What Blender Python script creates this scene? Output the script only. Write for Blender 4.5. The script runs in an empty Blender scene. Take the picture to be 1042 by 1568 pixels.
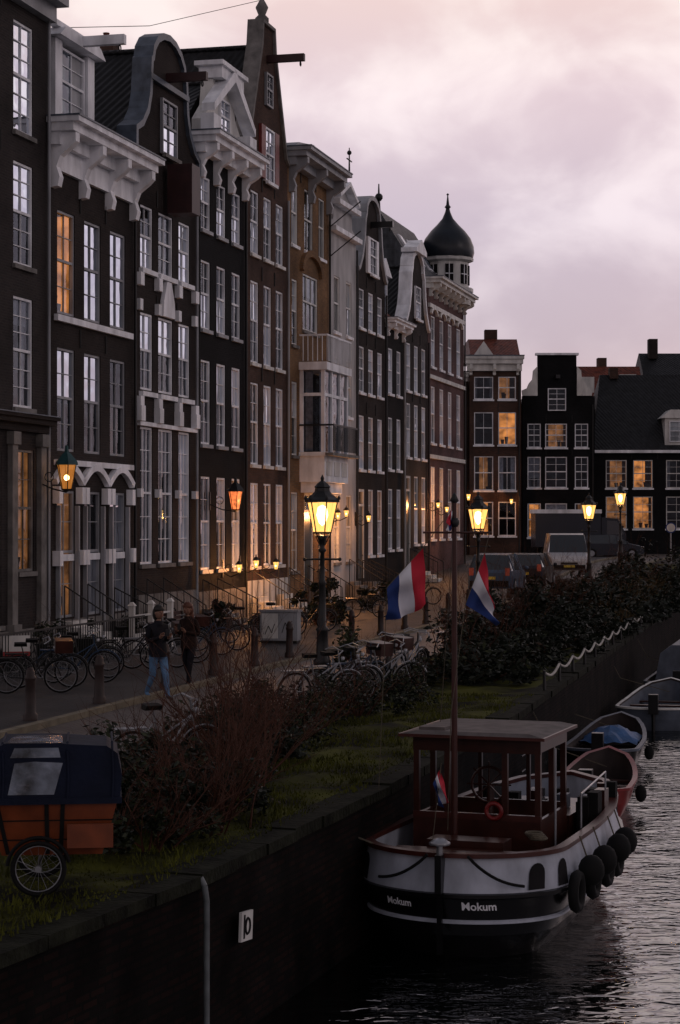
import bpy, bmesh, math, random
from mathutils import Vector, Matrix
R=random.Random(11)
rad=math.radians
# ---------------------------------------------------------------- frames
A=rad(14)
ST=Matrix.Translation((-7.9,51,0))@Matrix.Rotation(math.pi/2-A,4,'Z')   # x along the row, y inward (away from canal)
STI=ST.inverted()
def sstep(a,b,t):
    t=max(0,min(1,(t-a)/(b-a))); return t*t*(3-2*t)
def h(u): return 1.3*sstep(25,70,u)
QP=[(-200,9.0),(-60,10.6),(-40,12.6),(-33,13.45),(-29,13.95),(-22,14.3),(-12,14.4),(0,14.2),(43,13.3),(64,13.0),(900,13.0)]
def qf(u):      # distance of the quay edge from the house fronts (the canal bends gently)
    for (a,va),(b,vb) in zip(QP[:-1],QP[1:]):
        if a<=u<=b: return va+(vb-va)*(u-a)/(b-a)
    return 14
def W(u,v,z=0): return ST@Vector((u,-v,z))
def gz(X,Y):
    p=STI@Vector((X,Y,0)); return h(p.x)
# ---------------------------------------------------------------- materials
def new_mat(name):
    m=bpy.data.materials.new(name); m.use_nodes=True
    nt=m.node_tree; nt.nodes.clear()
    o=nt.nodes.new('ShaderNodeOutputMaterial'); p=nt.nodes.new('ShaderNodeBsdfPrincipled')
    nt.links.new(p.outputs[0],o.inputs[0])
    return m,nt,p,o
def N(nt,t,**k):
    n=nt.nodes.new(t)
    for a,b in k.items(): setattr(n,a,b)
    return n
def mul_noise(nt,colsock,scale,amt,coord='Object',detail=5,zsc=1.0):
    tc=N(nt,'ShaderNodeTexCoord'); nz=N(nt,'ShaderNodeTexNoise'); nz.inputs['Scale'].default_value=scale; nz.inputs['Detail'].default_value=detail
    mp=N(nt,'ShaderNodeMapping'); mp.inputs['Scale'].default_value=(1,1,zsc); nt.links.new(tc.outputs[coord],mp.inputs[0])
    nt.links.new(mp.outputs[0],nz.inputs['Vector'])
    mr=N(nt,'ShaderNodeMapRange'); mr.inputs[1].default_value=.3; mr.inputs[2].default_value=.7
    mr.inputs[3].default_value=1-amt; mr.inputs[4].default_value=1+amt
    nt.links.new(nz.outputs[0],mr.inputs[0])
    vm=N(nt,'ShaderNodeVectorMath',operation='SCALE')
    nt.links.new(colsock,vm.inputs[0]); nt.links.new(mr.outputs[0],vm.inputs[3])
    return vm.outputs[0],nz,tc
def basic(name,col,rough=.7,amt=.25,scale=2.5,bump=.0,bscale=30,metal=0,spec=.4,zsc=1.0):
    m,nt,p,o=new_mat(name)
    rgb=N(nt,'ShaderNodeRGB'); rgb.outputs[0].default_value=(*col,1)
    c,nz,tc=mul_noise(nt,rgb.outputs[0],scale,amt,zsc=zsc)
    nt.links.new(c,p.inputs['Base Color'])
    p.inputs['Roughness'].default_value=rough; p.inputs['Metallic'].default_value=metal
    p.inputs['Specular IOR Level'].default_value=spec
    if bump:
        n2=N(nt,'ShaderNodeTexNoise'); n2.inputs['Scale'].default_value=bscale; n2.inputs['Detail'].default_value=4
        nt.links.new(tc.outputs['Object'],n2.inputs['Vector'])
        b=N(nt,'ShaderNodeBump'); b.inputs['Strength'].default_value=bump; b.inputs['Distance'].default_value=.03
        nt.links.new(n2.outputs[0],b.inputs['Height']); nt.links.new(b.outputs[0],p.inputs['Normal'])
    return m
def bricky(name,c1,c2,mortar,w=.22,hh=.07,ms=.012,floor=False,amt=.45,rough=.9,nscale=.5,bump=.5,spec=.15):
    m,nt,p,o=new_mat(name)
    tc=N(nt,'ShaderNodeTexCoord'); s=N(nt,'ShaderNodeSeparateXYZ'); cb=N(nt,'ShaderNodeCombineXYZ')
    nt.links.new(tc.outputs['Object'],s.inputs[0])
    if floor:
        nt.links.new(s.outputs[0],cb.inputs[0]); nt.links.new(s.outputs[1],cb.inputs[1])
    else:
        ad=N(nt,'ShaderNodeMath',operation='ADD'); nt.links.new(s.outputs[0],ad.inputs[0]); nt.links.new(s.outputs[1],ad.inputs[1])
        nt.links.new(ad.outputs[0],cb.inputs[0]); nt.links.new(s.outputs[2],cb.inputs[1])
    br=N(nt,'ShaderNodeTexBrick'); br.inputs['Scale'].default_value=1
    br.inputs['Brick Width'].default_value=w; br.inputs['Row Height'].default_value=hh; br.inputs['Mortar Size'].default_value=ms
    br.inputs['Color1'].default_value=(*c1,1); br.inputs['Color2'].default_value=(*c2,1); br.inputs['Mortar'].default_value=(*mortar,1)
    nt.links.new(cb.outputs[0],br.inputs['Vector'])
    c,_,_=mul_noise(nt,br.outputs['Color'],nscale,amt,detail=8)
    nt.links.new(c,p.inputs['Base Color']); p.inputs['Roughness'].default_value=rough; p.inputs['Specular IOR Level'].default_value=spec
    b=N(nt,'ShaderNodeBump'); b.inputs['Strength'].default_value=bump; b.inputs['Distance'].default_value=.02; b.invert=True
    nt.links.new(br.outputs['Fac'],b.inputs['Height']); nt.links.new(b.outputs[0],p.inputs['Normal'])
    return m
def tiles(name,col):
    m,nt,p,o=new_mat(name)
    tc=N(nt,'ShaderNodeTexCoord'); s=N(nt,'ShaderNodeSeparateXYZ'); nt.links.new(tc.outputs['Object'],s.inputs[0])
    fr=N(nt,'ShaderNodeMath',operation='MULTIPLY'); fr.inputs[1].default_value=1/.28; nt.links.new(s.outputs[2],fr.inputs[0])
    fc=N(nt,'ShaderNodeMath',operation='FRACT'); nt.links.new(fr.outputs[0],fc.inputs[0])
    ay=N(nt,'ShaderNodeMath',operation='ADD'); nt.links.new(s.outputs[0],ay.inputs[0]); nt.links.new(s.outputs[1],ay.inputs[1])
    ym=N(nt,'ShaderNodeMath',operation='MULTIPLY'); ym.inputs[1].default_value=2*math.pi/.26; nt.links.new(ay.outputs[0],ym.inputs[0])
    sn=N(nt,'ShaderNodeMath',operation='SINE'); nt.links.new(ym.outputs[0],sn.inputs[0])
    sm=N(nt,'ShaderNodeMath',operation='MULTIPLY_ADD'); sm.inputs[1].default_value=.35; nt.links.new(sn.outputs[0],sm.inputs[0]); nt.links.new(fc.outputs[0],sm.inputs[2])
    b=N(nt,'ShaderNodeBump'); b.inputs['Strength'].default_value=.8; b.inputs['Distance'].default_value=.06
    nt.links.new(sm.outputs[0],b.inputs['Height']); nt.links.new(b.outputs[0],p.inputs['Normal'])
    rgb=N(nt,'ShaderNodeRGB'); rgb.outputs[0].default_value=(*col,1)
    c,_,_=mul_noise(nt,rgb.outputs[0],3,.5)
    nt.links.new(c,p.inputs['Base Color']); p.inputs['Roughness'].default_value=.5; p.inputs['Specular IOR Level'].default_value=.25
    return m
def emis(name,col,st,amt=.35,scale=3):
    m,nt,p,o=new_mat(name)
    rgb=N(nt,'ShaderNodeRGB'); rgb.outputs[0].default_value=(*col,1)
    c,_,_=mul_noise(nt,rgb.outputs[0],scale,amt)
    nt.links.new(c,p.inputs['Emission Color']); p.inputs['Emission Strength'].default_value=st
    p.inputs['Base Color'].default_value=(.1,.08,.05,1)
    try: m.cycles.emission_sampling='NONE'
    except Exception: pass
    return m
def glassmat(name,ior=1.5,tint=(.75,.8,.85)):
    m,nt,p,o=new_mat(name); nt.nodes.remove(p)
    t=N(nt,'ShaderNodeBsdfTransparent'); t.inputs[0].default_value=(*tint,1)
    g=N(nt,'ShaderNodeBsdfGlossy'); g.inputs['Roughness'].default_value=.03; g.inputs[0].default_value=(.75,.8,.88,1)
    f=N(nt,'ShaderNodeFresnel'); f.inputs[0].default_value=ior
    tc=N(nt,'ShaderNodeTexCoord'); nz=N(nt,'ShaderNodeTexNoise'); nz.inputs['Scale'].default_value=1.1
    nt.links.new(tc.outputs['Object'],nz.inputs['Vector'])
    b=N(nt,'ShaderNodeBump'); b.inputs['Strength'].default_value=.5; b.inputs['Distance'].default_value=.07
    nt.links.new(nz.outputs[0],b.inputs['Height']); nt.links.new(b.outputs[0],g.inputs['Normal'])
    mx=N(nt,'ShaderNodeMixShader'); nt.links.new(f.outputs[0],mx.inputs[0]); nt.links.new(t.outputs[0],mx.inputs[1]); nt.links.new(g.outputs[0],mx.inputs[2])
    nt.links.new(mx.outputs[0],o.inputs[0]); return m
MT={}
MT['brick_dark']=bricky('brick_dark',(.034,.024,.021),(.021,.016,.015),(.034,.030,.028))
MT['brick_brown']=bricky('brick_brown',(.095,.047,.034),(.058,.031,.024),(.06,.048,.04))
MT['brick_grey']=bricky('brick_grey',(.040,.031,.029),(.026,.022,.022),(.042,.038,.036))
MT['brick_black']=bricky('brick_black',(.010,.010,.011),(.006,.006,.007),(.011,.011,.012))
MT['brick_ochre']=bricky('brick_ochre',(.25,.13,.055),(.17,.085,.038),(.15,.11,.075))
MT['brick_red']=bricky('brick_red',(.13,.062,.060),(.085,.043,.044),(.11,.08,.078))
MT['plaster']=basic('plaster_grey',(.46,.45,.45),.85,.3,1.2,.2,8,zsc=.4)
MT['white']=basic('white_paint',(.80,.81,.84),.5,.28,2.2,.15,20,zsc=.35)
MT['cream']=basic('cream_paint',(.62,.61,.58),.5,.28,2.2,.1,20,zsc=.35)
MT['greyp']=basic('grey_paint',(.28,.29,.31),.5,.3,2,zsc=.4)
MT['bluegrey']=basic('lead_bluegrey',(.075,.095,.125),.45,.4,3,.2,12)
MT['stone']=basic('stone_plinth',(.17,.16,.15),.8,.4,2.5,.3,15)
MT['darkpaint']=basic('dark_green_paint',(.012,.016,.014),.35,.3,3)
MT['blackpaint']=basic('black_paint',(.008,.008,.009),.3,.3,3)
MT['door']=basic('door_paint',(.014,.022,.02),.3,.3,3)
MT['redpaint']=basic('red_shutter_paint',(.18,.032,.028),.5,.3,3)
MT['oxblood']=basic('oxblood_paint',(.035,.011,.011),.5,.3,3)
MT['tile']=tiles('roof_tile_black',(.014,.015,.017))
MT['tile_red']=tiles('roof_tile_red',(.14,.038,.022))
MT['slate']=tiles('slate',(.06,.066,.075))
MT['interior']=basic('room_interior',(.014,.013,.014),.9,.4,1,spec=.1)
MT['curtain']=basic('curtain',(.34,.34,.37),.9,.3,6,spec=.1)
MT['curtain_dark']=basic('curtain_dark',(.05,.03,.02),.9,.4,6,spec=.1)
MT['glass']=glassmat('window_glass',1.5)
MT['lit']=emis('lit_room',(1,.34,.08),.52,.8,2.2)
MT['litdim']=emis('lit_room_dim',(1,.38,.12),.17,.8,2.2)
MT['iron']=basic('black_iron',(.008,.008,.008),.45,.3,5,metal=.0)
MT['dome']=basic('dome_lead',(.008,.012,.018),.35,.4,2,.2,6)
# ---------------------------------------------------------------- mesh builder
class B:
    def __init__(s,name,mat=None):
        s.name=name; s.m=mat or Matrix.Identity(4); s.parts={}; s.cur='body'; s.T=Matrix.Identity(4)
    def p(s,n): s.cur=n; return s
    def add(s,vs,fs,mat,smooth=False):
        g=s.parts.setdefault(s.cur,([],[],[],[],[])); o=len(g[0])
        if mat not in g[4]: g[4].append(mat)
        mi=g[4].index(mat)
        for v in vs: g[0].append(tuple(s.T@Vector(v)))
        for f in fs: g[1].append([i+o for i in f]); g[2].append(mi); g[3].append(smooth)
    def quad(s,a,b,c,d,mat): s.add([a,b,c,d],[(0,1,2,3)],mat)
    def box(s,x0,x1,y0,y1,z0,z1,mat):
        s.add([(x0,y0,z0),(x1,y0,z0),(x1,y1,z0),(x0,y1,z0),(x0,y0,z1),(x1,y0,z1),(x1,y1,z1),(x0,y1,z1)],
              [(3,2,1,0),(4,5,6,7),(0,1,5,4),(1,2,6,5),(2,3,7,6),(3,0,4,7)],mat)
    def taper(s,cx,cy,z0,z1,a0,b0,a1,b1,mat):
        s.add([(cx-a0,cy-b0,z0),(cx+a0,cy-b0,z0),(cx+a0,cy+b0,z0),(cx-a0,cy+b0,z0),(cx-a1,cy-b1,z1),(cx+a1,cy-b1,z1),(cx+a1,cy+b1,z1),(cx-a1,cy+b1,z1)],
              [(3,2,1,0),(4,5,6,7),(0,1,5,4),(1,2,6,5),(2,3,7,6),(3,0,4,7)],mat)
    def _ex(s,a,b,mat):
        n=len(a); s.add(a+b,[tuple(range(n)),tuple(range(2*n-1,n-1,-1))]+[(i,(i+1)%n,n+(i+1)%n,n+i) for i in range(n)],mat)
    def prism(s,pts,y0,y1,mat): s._ex([(x,y0,z) for x,z in pts],[(x,y1,z) for x,z in pts],mat)
    def prismx(s,pts,x0,x1,mat): s._ex([(x0,y,z) for y,z in pts],[(x1,y,z) for y,z in pts],mat)
    def strip(s,pts,w,y0,y1,mat):    # mitred band along a polyline in xz
        P=[Vector(p) for p in pts]; off=[]
        for i,p in enumerate(P):
            d=Vector((0,0))
            if i>0: d+=(p-P[i-1]).normalized()
            if i<len(P)-1: d+=(P[i+1]-p).normalized()
            d.normalize(); off.append(Vector((-d.y,d.x))*w)
        vs=[]
        for p,o in zip(P,off):
            q=p+o
            vs+=[(p.x,y0,p.y),(q.x,y0,q.y),(q.x,y1,q.y),(p.x,y1,p.y)]
        fs=[(0,1,2,3)]
        for i in range(len(P)-1):
            a=i*4; b=a+4
            for k in range(4): fs.append((a+k,a+(k+1)%4,b+(k+1)%4,b+k))
        fs.append((len(vs)-4,len(vs)-3,len(vs)-2,len(vs)-1))
        s.add(vs,fs,mat)
    def tube(s,p0,p1,r0,r1,mat,n=8,caps=True):
        p0=Vector(p0);p1=Vector(p1); d=(p1-p0)
        if d.length<1e-6: return
        d.normalize(); a=d.orthogonal().normalized(); b=d.cross(a)
        vs=[]
        for p,r in((p0,r0),(p1,r1)):
            for i in range(n):
                t=2*math.pi*i/n; vs.append(tuple(p+a*math.cos(t)*r+b*math.sin(t)*r))
        fs=[(i,(i+1)%n,n+(i+1)%n,n+i) for i in range(n)]
        s.add(vs,fs,mat,n>5)
        if caps: s.add(vs,[tuple(range(n)),tuple(range(n,2*n))],mat)
    def path(s,pts,r,mat,n=6):
        for a,b in zip(pts[:-1],pts[1:]): s.tube(a,b,r,r,mat,n)
    def lathe(s,prof,c,mat,n=16,smooth=True):
        vs=[];fs=[]
        for r,z in prof:
            for i in range(n):
                t=2*math.pi*i/n+math.pi/n; vs.append((c[0]+math.cos(t)*r,c[1]+math.sin(t)*r,c[2]+z))
        for k in range(len(prof)-1):
            for i in range(n): fs.append((k*n+i,k*n+(i+1)%n,(k+1)*n+(i+1)%n,(k+1)*n+i))
        s.add(vs,fs,mat,smooth)
    def ball(s,c,r,mat,n=12,sz=(1,1,1)):
        vs=[];fs=[];m=n//2+1
        for k in range(m+1):
            ph=math.pi*k/m
            for i in range(n):
                t=2*math.pi*i/n; vs.append((c[0]+r*sz[0]*math.sin(ph)*math.cos(t),c[1]+r*sz[1]*math.sin(ph)*math.sin(t),c[2]+r*sz[2]*math.cos(ph)))
        for k in range(m):
            for i in range(n): fs.append((k*n+i,k*n+(i+1)%n,(k+1)*n+(i+1)%n,(k+1)*n+i))
        s.add(vs,fs,mat,True)
    def torus(s,c,Rr,r,mat,axis='y',n=28,k=6,arc=1.0,a0=0):
        vs=[];fs=[]; nn=n if arc==1 else n+1
        for i in range(nn):
            t=2*math.pi*arc*i/n+a0
            for j in range(k):
                q=2*math.pi*j/k; rr=Rr+r*math.cos(q); hh=r*math.sin(q)
                a,b=rr*math.cos(t),rr*math.sin(t)
                if axis=='y': v=(c[0]+a,c[1]+hh,c[2]+b)
                elif axis=='x': v=(c[0]+hh,c[1]+a,c[2]+b)
                else: v=(c[0]+a,c[1]+b,c[2]+hh)
                vs.append(v)
        for i in range(n):
            ii=(i+1)%nn
            for j in range(k): fs.append((i*k+j,i*k+(j+1)%k,ii*k+(j+1)%k,ii*k+j))
        s.add(vs,fs,mat,True)
    def done(s,fix=True):
        root=bpy.data.objects.new(s.name,None); root.empty_display_size=.3
        bpy.context.scene.collection.objects.link(root); root.matrix_world=s.m
        for pn,(vs,fs,mi,sm,ms) in s.parts.items():
            me=bpy.data.meshes.new(pn); me.from_pydata(vs,[],fs)
            for k in ms: me.materials.append(MT[k])
            me.polygons.foreach_set('material_index',mi); me.polygons.foreach_set('use_smooth',sm)
            if fix:
                bm=bmesh.new(); bm.from_mesh(me); bmesh.ops.recalc_face_normals(bm,faces=bm.faces); bm.to_mesh(me); bm.free()
            me.update()
            ob=bpy.data.objects.new(pn,me); bpy.context.scene.collection.objects.link(ob); ob.parent=root
        s.root=root; return root
def light(parent,loc,energy,col=(1,.5,.18),rad_=.08):
    l=bpy.data.lights.new('lamp_light','POINT'); l.energy=energy; l.color=col; l.shadow_soft_size=rad_
    o=bpy.data.objects.new('lamp_light',l); bpy.context.scene.collection.objects.link(o); o.parent=parent; o.location=loc
# ---------------------------------------------------------------- building kit
def wall(b,x0,x1,z0,z1,ops,mat,y=0,rev=.17):
    xs=sorted({x0,x1,*[o[0] for o in ops],*[o[1] for o in ops]}); zs=sorted({z0,z1,*[o[2] for o in ops],*[o[3] for o in ops]})
    b.p('walls')
    for i in range(len(xs)-1):
        for j in range(len(zs)-1):
            cx=(xs[i]+xs[i+1])/2; cz=(zs[j]+zs[j+1])/2
            if cx<x0 or cx>x1 or any(o[0]<cx<o[1] and o[2]<cz<o[3] for o in ops): continue
            b.quad((xs[i],y,zs[j]),(xs[i+1],y,zs[j]),(xs[i+1],y,zs[j+1]),(xs[i],y,zs[j+1]),mat)
    for a,c,d,e in ops:
        b.quad((a,y,d),(a,y+rev,d),(a,y+rev,e),(a,y,e),mat); b.quad((c,y,d),(c,y+rev,d),(c,y+rev,e),(c,y,e),mat)
        b.quad((a,y,d),(c,y,d),(c,y+rev,d),(a,y+rev,d),mat); b.quad((a,y,e),(c,y,e),(c,y+rev,e),(a,y+rev,e),mat)
def window(b,x0,x1,z0,z1,y=0,fr='white',nc=2,nr=2,tr=.52,lit=None,sill='stone',fw=.07,cur=None):
    b.p('window_frames'); e=.004
    b.box(x0+e,x0+fw,y+.03,y+.13,z0+e,z1-e,fr); b.box(x1-fw,x1-e,y+.03,y+.13,z0+e,z1-e,fr)
    b.box(x0+fw,x1-fw,y+.033,y+.127,z1-fw,z1-e,fr); b.box(x0+fw,x1-fw,y+.033,y+.127,z0+e,z0+fw,fr)
    zt=z0+(z1-z0)*tr
    if tr: b.box(x0+fw,x1-fw,y+.04,y+.12,zt-.035,zt+.035,fr)
    w=x1-x0-2*fw
    for k in range(1,nc):
        xx=x0+fw+w*k/nc; b.box(xx-.013,xx+.013,y+.062,y+.108,z0+fw,z1-fw,fr)
    if tr:
        for (a,c) in((z0+fw,zt-.035),(zt+.035,z1-fw)):
            for k in range(1,nr):
                zz=a+(c-a)*k/nr; b.box(x0+fw,x1-fw,y+.066,y+.104,zz-.012,zz+.012,fr)
    b.p('glass')
    for (a,c) in((z0+fw,zt),(zt,z1-fw)) if tr else ((z0+fw,z1-fw),):
        t=R.uniform(-.018,.018)
        b.quad((x0+fw,y+.1-t,a),(x1-fw,y+.1+t,a),(x1-fw,y+.1+t,c),(x0+fw,y+.1-t,c),'glass')
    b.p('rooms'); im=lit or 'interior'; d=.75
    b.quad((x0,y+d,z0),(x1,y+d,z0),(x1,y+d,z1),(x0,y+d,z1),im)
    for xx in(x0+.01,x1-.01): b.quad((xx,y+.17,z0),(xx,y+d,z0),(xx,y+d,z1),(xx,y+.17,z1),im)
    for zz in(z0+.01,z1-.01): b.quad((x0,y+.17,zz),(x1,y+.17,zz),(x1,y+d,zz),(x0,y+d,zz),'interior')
    c=cur if cur is not None else R.random()
    if c<.62:
        cw=w*R.uniform(.10,.30)
        sides=((x0+fw,x0+fw+cw),(x1-fw-cw,x1-fw)) if R.random()<.75 else ((x1-fw-cw*1.5,x1-fw),)
        for a0,a1 in sides:
            n=5
            for k in range(n):
                u0=a0+(a1-a0)*k/n; u1=a0+(a1-a0)*(k+1)/n; ya=y+.2+(k%2)*.04; yb=y+.2+((k+1)%2)*.04
                b.quad((u0,ya,z0+.05),(u1,yb,z0+.05),(u1,yb,z1-.05),(u0,ya,z1-.05),'curtain' if not lit else 'curtain_dark')
    if .2<c<.48 and not lit:
        zz=z1-(z1-z0)*R.uniform(.2,.7); b.quad((x0+fw,y+.17,zz),(x1-fw,y+.17,zz),(x1-fw,y+.17,z1-fw),(x0+fw,y+.17,z1-fw),'curtain')
    if lit or R.random()<.3:      # things standing on the window sill inside
        for k in range(2):
            xx=R.uniform(x0+.25,x1-.25); b.taper(xx,y+.32,z0+.01,z0+R.uniform(.2,.6),.07,.07,.13,.1,'curtain_dark')
    if sill: b.p('sills').box(x0-.07,x1+.07,y-.09,y+.02,z0-.12,z0-.003,sill)
def doorw(b,x0,x1,z0,z1,y=0,fr='cream',dm='door'):
    b.p('door'); zt=z1-.7
    b.box(x0+.004,x0+.12,y+.02,y+.15,z0,z1-.004,fr); b.box(x1-.12,x1-.004,y+.02,y+.15,z0,z1-.004,fr); b.box(x0+.12,x1-.12,y+.023,y+.147,z1-.12,z1-.004,fr)
    b.box(x0+.12,x1-.12,y+.03,y+.14,zt-.05,zt+.05,fr)
    b.box(x0+.12,x1-.12,y+.08,y+.13,z0,zt-.05,dm)
    for zz0,zz1 in((z0+.2,z0+.8),(z0+.95,zt-.25)): b.box(x0+.24,x1-.24,y+.06,y+.079,zz0,zz1,dm)
    b.ball((x1-.2,y+.05,z0+1.0),.035,'stone',8)
    b.p('glass').quad((x0+.12,y+.1,zt+.05),(x1-.12,y+.1,zt+.05),(x1-.12,y+.1,z1-.12),(x0+.12,y+.1,z1-.12),'glass')
    b.p('rooms').quad((x0,y+.6,zt),(x1,y+.6,zt),(x1,y+.6,z1),(x0,y+.6,z1),'lit')
def house(name,u0,u1,zt,mat,rows,cols,door=None,z0=-.4,depth=10,fr='white',mtx=None,y=0,wallops=None,pipe=True,anchors=True):
    """rows: (z0,z1,nc,nr,litmap,sillmat)  cols: (centre,width)  door: set of column indices on the lowest row"""
    b=B(name,mtx or ST); a=u0+.012; c=u1-.012; ops=[]; W_=[]
    for ri,rw in enumerate(rows):
        for ci,cl in enumerate(cols):
            if door and ri==len(rows)-1 and ci in door:
                o=(cl[0]-cl[1]/2-.04,cl[0]+cl[1]/2+.04,.75+h((u0+u1)/2),rw[1]); ops.append(o); W_.append(('d',o)); continue
            o=(cl[0]-cl[1]/2,cl[0]+cl[1]/2,rw[0],rw[1]); ops.append(o); W_.append(('w',o,rw,ci))
    ops+=wallops or []
    wall(b,a,c,z0,zt,ops,mat,y)
    b.quad((a,y,z0),(a,y+depth,z0),(a,y+depth,zt),(a,y,zt),mat); b.quad((c,y,z0),(c,y+depth,z0),(c,y+depth,zt),(c,y,zt),mat)
    b.quad((a,y+depth,z0),(c,y+depth,z0),(c,y+depth,zt),(a,y+depth,zt),mat)
    for w in W_:
        if w[0]=='d': doorw(b,*w[1],y=y)
        else:
            o,rw,ci=w[1:]; window(b,*o,y=y,fr=fr,nc=rw[2],nr=rw[3],lit=(rw[4] or {}).get(ci),sill=rw[5])
    if pipe: b.p('downpipe').tube((u1-.16,y-.09,0),(u1-.16,y-.09,zt-.1),.045,.045,'greyp' if R.random()<.3 else 'iron',8)
    if anchors:
        b.p('wall_anchors')
        for rw in rows[:-1]:
            for cl in cols[:-1]:
                xx=cl[0]+cl[1]/2+.35; zz=rw[1]+.35
                b.tube((xx,y-.03,zz-.25),(xx,y-.03,zz+.25),.022,.022,'iron',5)
    return b
def cornice(b,x0,x1,z,hh,proj,mat,y=0,brackets=0,bmat=None,blen=.5,bw=.1):
    b.p('cornice'); e=.003
    b.box(x0+.02,x1-.02,y-proj*.35,y+.3,z,z+hh*.45,mat)
    b.box(x0-.05,x1+.05,y-proj*.8,y+.3+e,z+hh*.45,z+hh*.75,mat); b.box(x0-.12,x1+.12,y-proj,y+.3+2*e,z+hh*.75,z+hh*.94,mat); b.box(x0-.14,x1+.14,y-proj-.03,y+.3+3*e,z+hh*.94,z+hh,'bluegrey')
    for k in range(brackets):
        xx=x0+.3+(x1-x0-.6)*k/max(1,brackets-1)
        pts=[(y+.01,z-blen),(y-proj*.22,z-blen*.97),(y-proj*.28,z-blen*.75),(y-proj*.18,z-blen*.5),(y-proj*.3,z-blen*.25),(y-proj*.62,z-blen*.05),(y-proj*.78,z+hh*.12),(y-proj*.78,z+hh*.44),(y+.01,z+hh*.44)]
        b.prismx(pts,xx-bw,xx+bw,bmat or mat)
def ridge_roof(b,x0,x1,zb,zr,y0,y1,mat='tile',xr=None):
    xr=xr or (x0+x1)/2
    b.p('roof').prism([(x0,zb),(x1,zb),(xr,zr)],y0,y1,mat)
    b.p('ridge').tube((xr,y0,zr),(xr,y1,zr),.1,.1,mat,6)
    b.p('chimney').box(xr+.2,xr+.9,y1-4,y1-3.2,zr-1.2,zr+.6,'brick_brown'); b.lathe([(.14,0),(.11,.35),(.13,.4)],(xr+.55,y1-3.6,zr+.6),'tile_red',8)
def hoist(b,x,z,y=0,l=1.0,mat='blackpaint'):
    b.p('hoist_beam').box(x-.1,x+.1,y-l,y+.1,z,z+.26,mat); b.torus((x,y-l+.15,z-.1),.08,.02,'iron','y',10,4)
def lantern_mat(name,col,st,mixf):
    m,nt,p,o=new_mat(name); nt.nodes.remove(p)
    t=N(nt,'ShaderNodeBsdfTransparent'); t.inputs[0].default_value=(1,.85,.6,1)
    e=N(nt,'ShaderNodeEmission'); e.inputs[0].default_value=(*col,1); e.inputs[1].default_value=st
    mx=N(nt,'ShaderNodeMixShader'); mx.inputs[0].default_value=mixf
    nt.links.new(t.outputs[0],mx.inputs[1]); nt.links.new(e.outputs[0],mx.inputs[2]); nt.links.new(mx.outputs[0],o.inputs[0])
    try: m.cycles.emission_sampling='NONE'
    except Exception: pass
    return m
MT['lantern']=lantern_mat('lantern_glass',(1,.52,.14),2.1,.6); MT['bulb']=emis('lamp_mantle',(1,.75,.4),18,.05)
MT['lantern_warm']=lantern_mat('lantern_glass_dim',(1,.36,.07),.55,.5)
MT['lantern_red']=emis('lantern_red_glass',(1,.22,.06),1.1,.6,8)
MT['lampgreen']=basic('lamp_copper_green',(.02,.07,.075),.5,.3,6)
# ---------------------------------------------------------------- houses on the row
b=house('brick_canal_house',-9.5,1.1,17.4,'brick_grey',[(13.3,16.1,2,3,None,'stone'),(9.95,12.55,2,3,None,'stone'),(6.35,9.15,2,3,None,'stone')],
        [(-7.3,1.25),(-5.3,1.25),(-3.0,1.25),(-.55,1.25)],wallops=[(-8.6,-6.4,.9,5.2),(-5.9,-3.7,.9,5.2),(-3.2,-1.9,.9,5.2),(-.9,.15,2.2,5.3)])
window(b,-8.6,-6.4,.9,5.2,nc=2,nr=2,fr='stone'); window(b,-5.9,-3.7,.9,5.2,nc=2,nr=2,fr='stone'); window(b,-3.2,-1.9,.9,5.2,nc=2,nr=2,fr='stone',lit='litdim'); window(b,-.9,.15,2.2,5.3,fr='stone',nc=2,nr=2,lit='litdim')
cornice(b,-9.5,1.1,16.5,.9,.7,'greyp'); cornice(b,-9.5,1.0,5.75,.45,.35,'brick_dark')
b.p('pilasters')
for x in(-9.2,-6.15,-3.45,-1.35,.5):
    b.box(x-.17,x+.17,-.14,-.003,.9,5.4,'stone'); b.box(x-.23,x+.23,-.2,-.003,5.4,5.72,'stone'); b.box(x-.24,x+.24,-.22,-.003,0,.9,'stone')
b.p('plinth').box(-9.4,.9,-.08,-.004,-.1,.75,'stone'); b.done()
# 2
b=house('brick_canal_house',1.1,7.7,13.2,'brick_dark',[(9.0,11.75,2,2,{0:'lit',1:'litdim'},None),(5.35,8.1,2,2,None,None),(.9,4.3,2,2,{0:'litdim'},None)],
        [(2.35,1.25),(4.3,1.25),(6.3,1.25)],fr='greyp')
b.p('sills').box(1.5,7.3,-.12,.03,8.78,8.95,'white')
for x in(2.35,4.3,6.3):
    pts=[(x-.95,4.45)]+[(x-.95+1.9*k/10,4.45+.42*math.sin(math.pi*k/10)) for k in range(1,10)]+[(x+.95,4.45)]
    b.strip(pts,.18,-.16,-.005,'white'); b.box(x-.95,x-.7,-.2,-.006,3.95,4.4,'white'); b.box(x+.7,x+.95,-.2,-.006,3.95,4.4,'white')
    b.box(x-.72,x-.63,-.12,-.003,.4,3.9,'greyp'); b.box(x+.63,x+.72,-.12,-.003,.4,3.9,'greyp')
    b.box(x-.95,x-.73,-.22,-.004,2.3,2.7,'white'); b.box(x+.73,x+.95,-.22,-.004,2.3,2.7,'white'); b.box(x-.55,x+.55,-.02,.028,2.42,2.6,'white')
b.box(1.5,7.3,-.14,.03,4.97,5.12,'white'); b.p('plinth').box(1.2,7.6,-.1,-.004,-.1,.85,'stone')
cornice(b,1.1,7.7,13.35,.75,.9,'white',brackets=4,blen=1.1,bw=.14)
b.p('frieze').box(1.3,7.5,-.12,-.005,12.75,13.34,'white')
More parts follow.
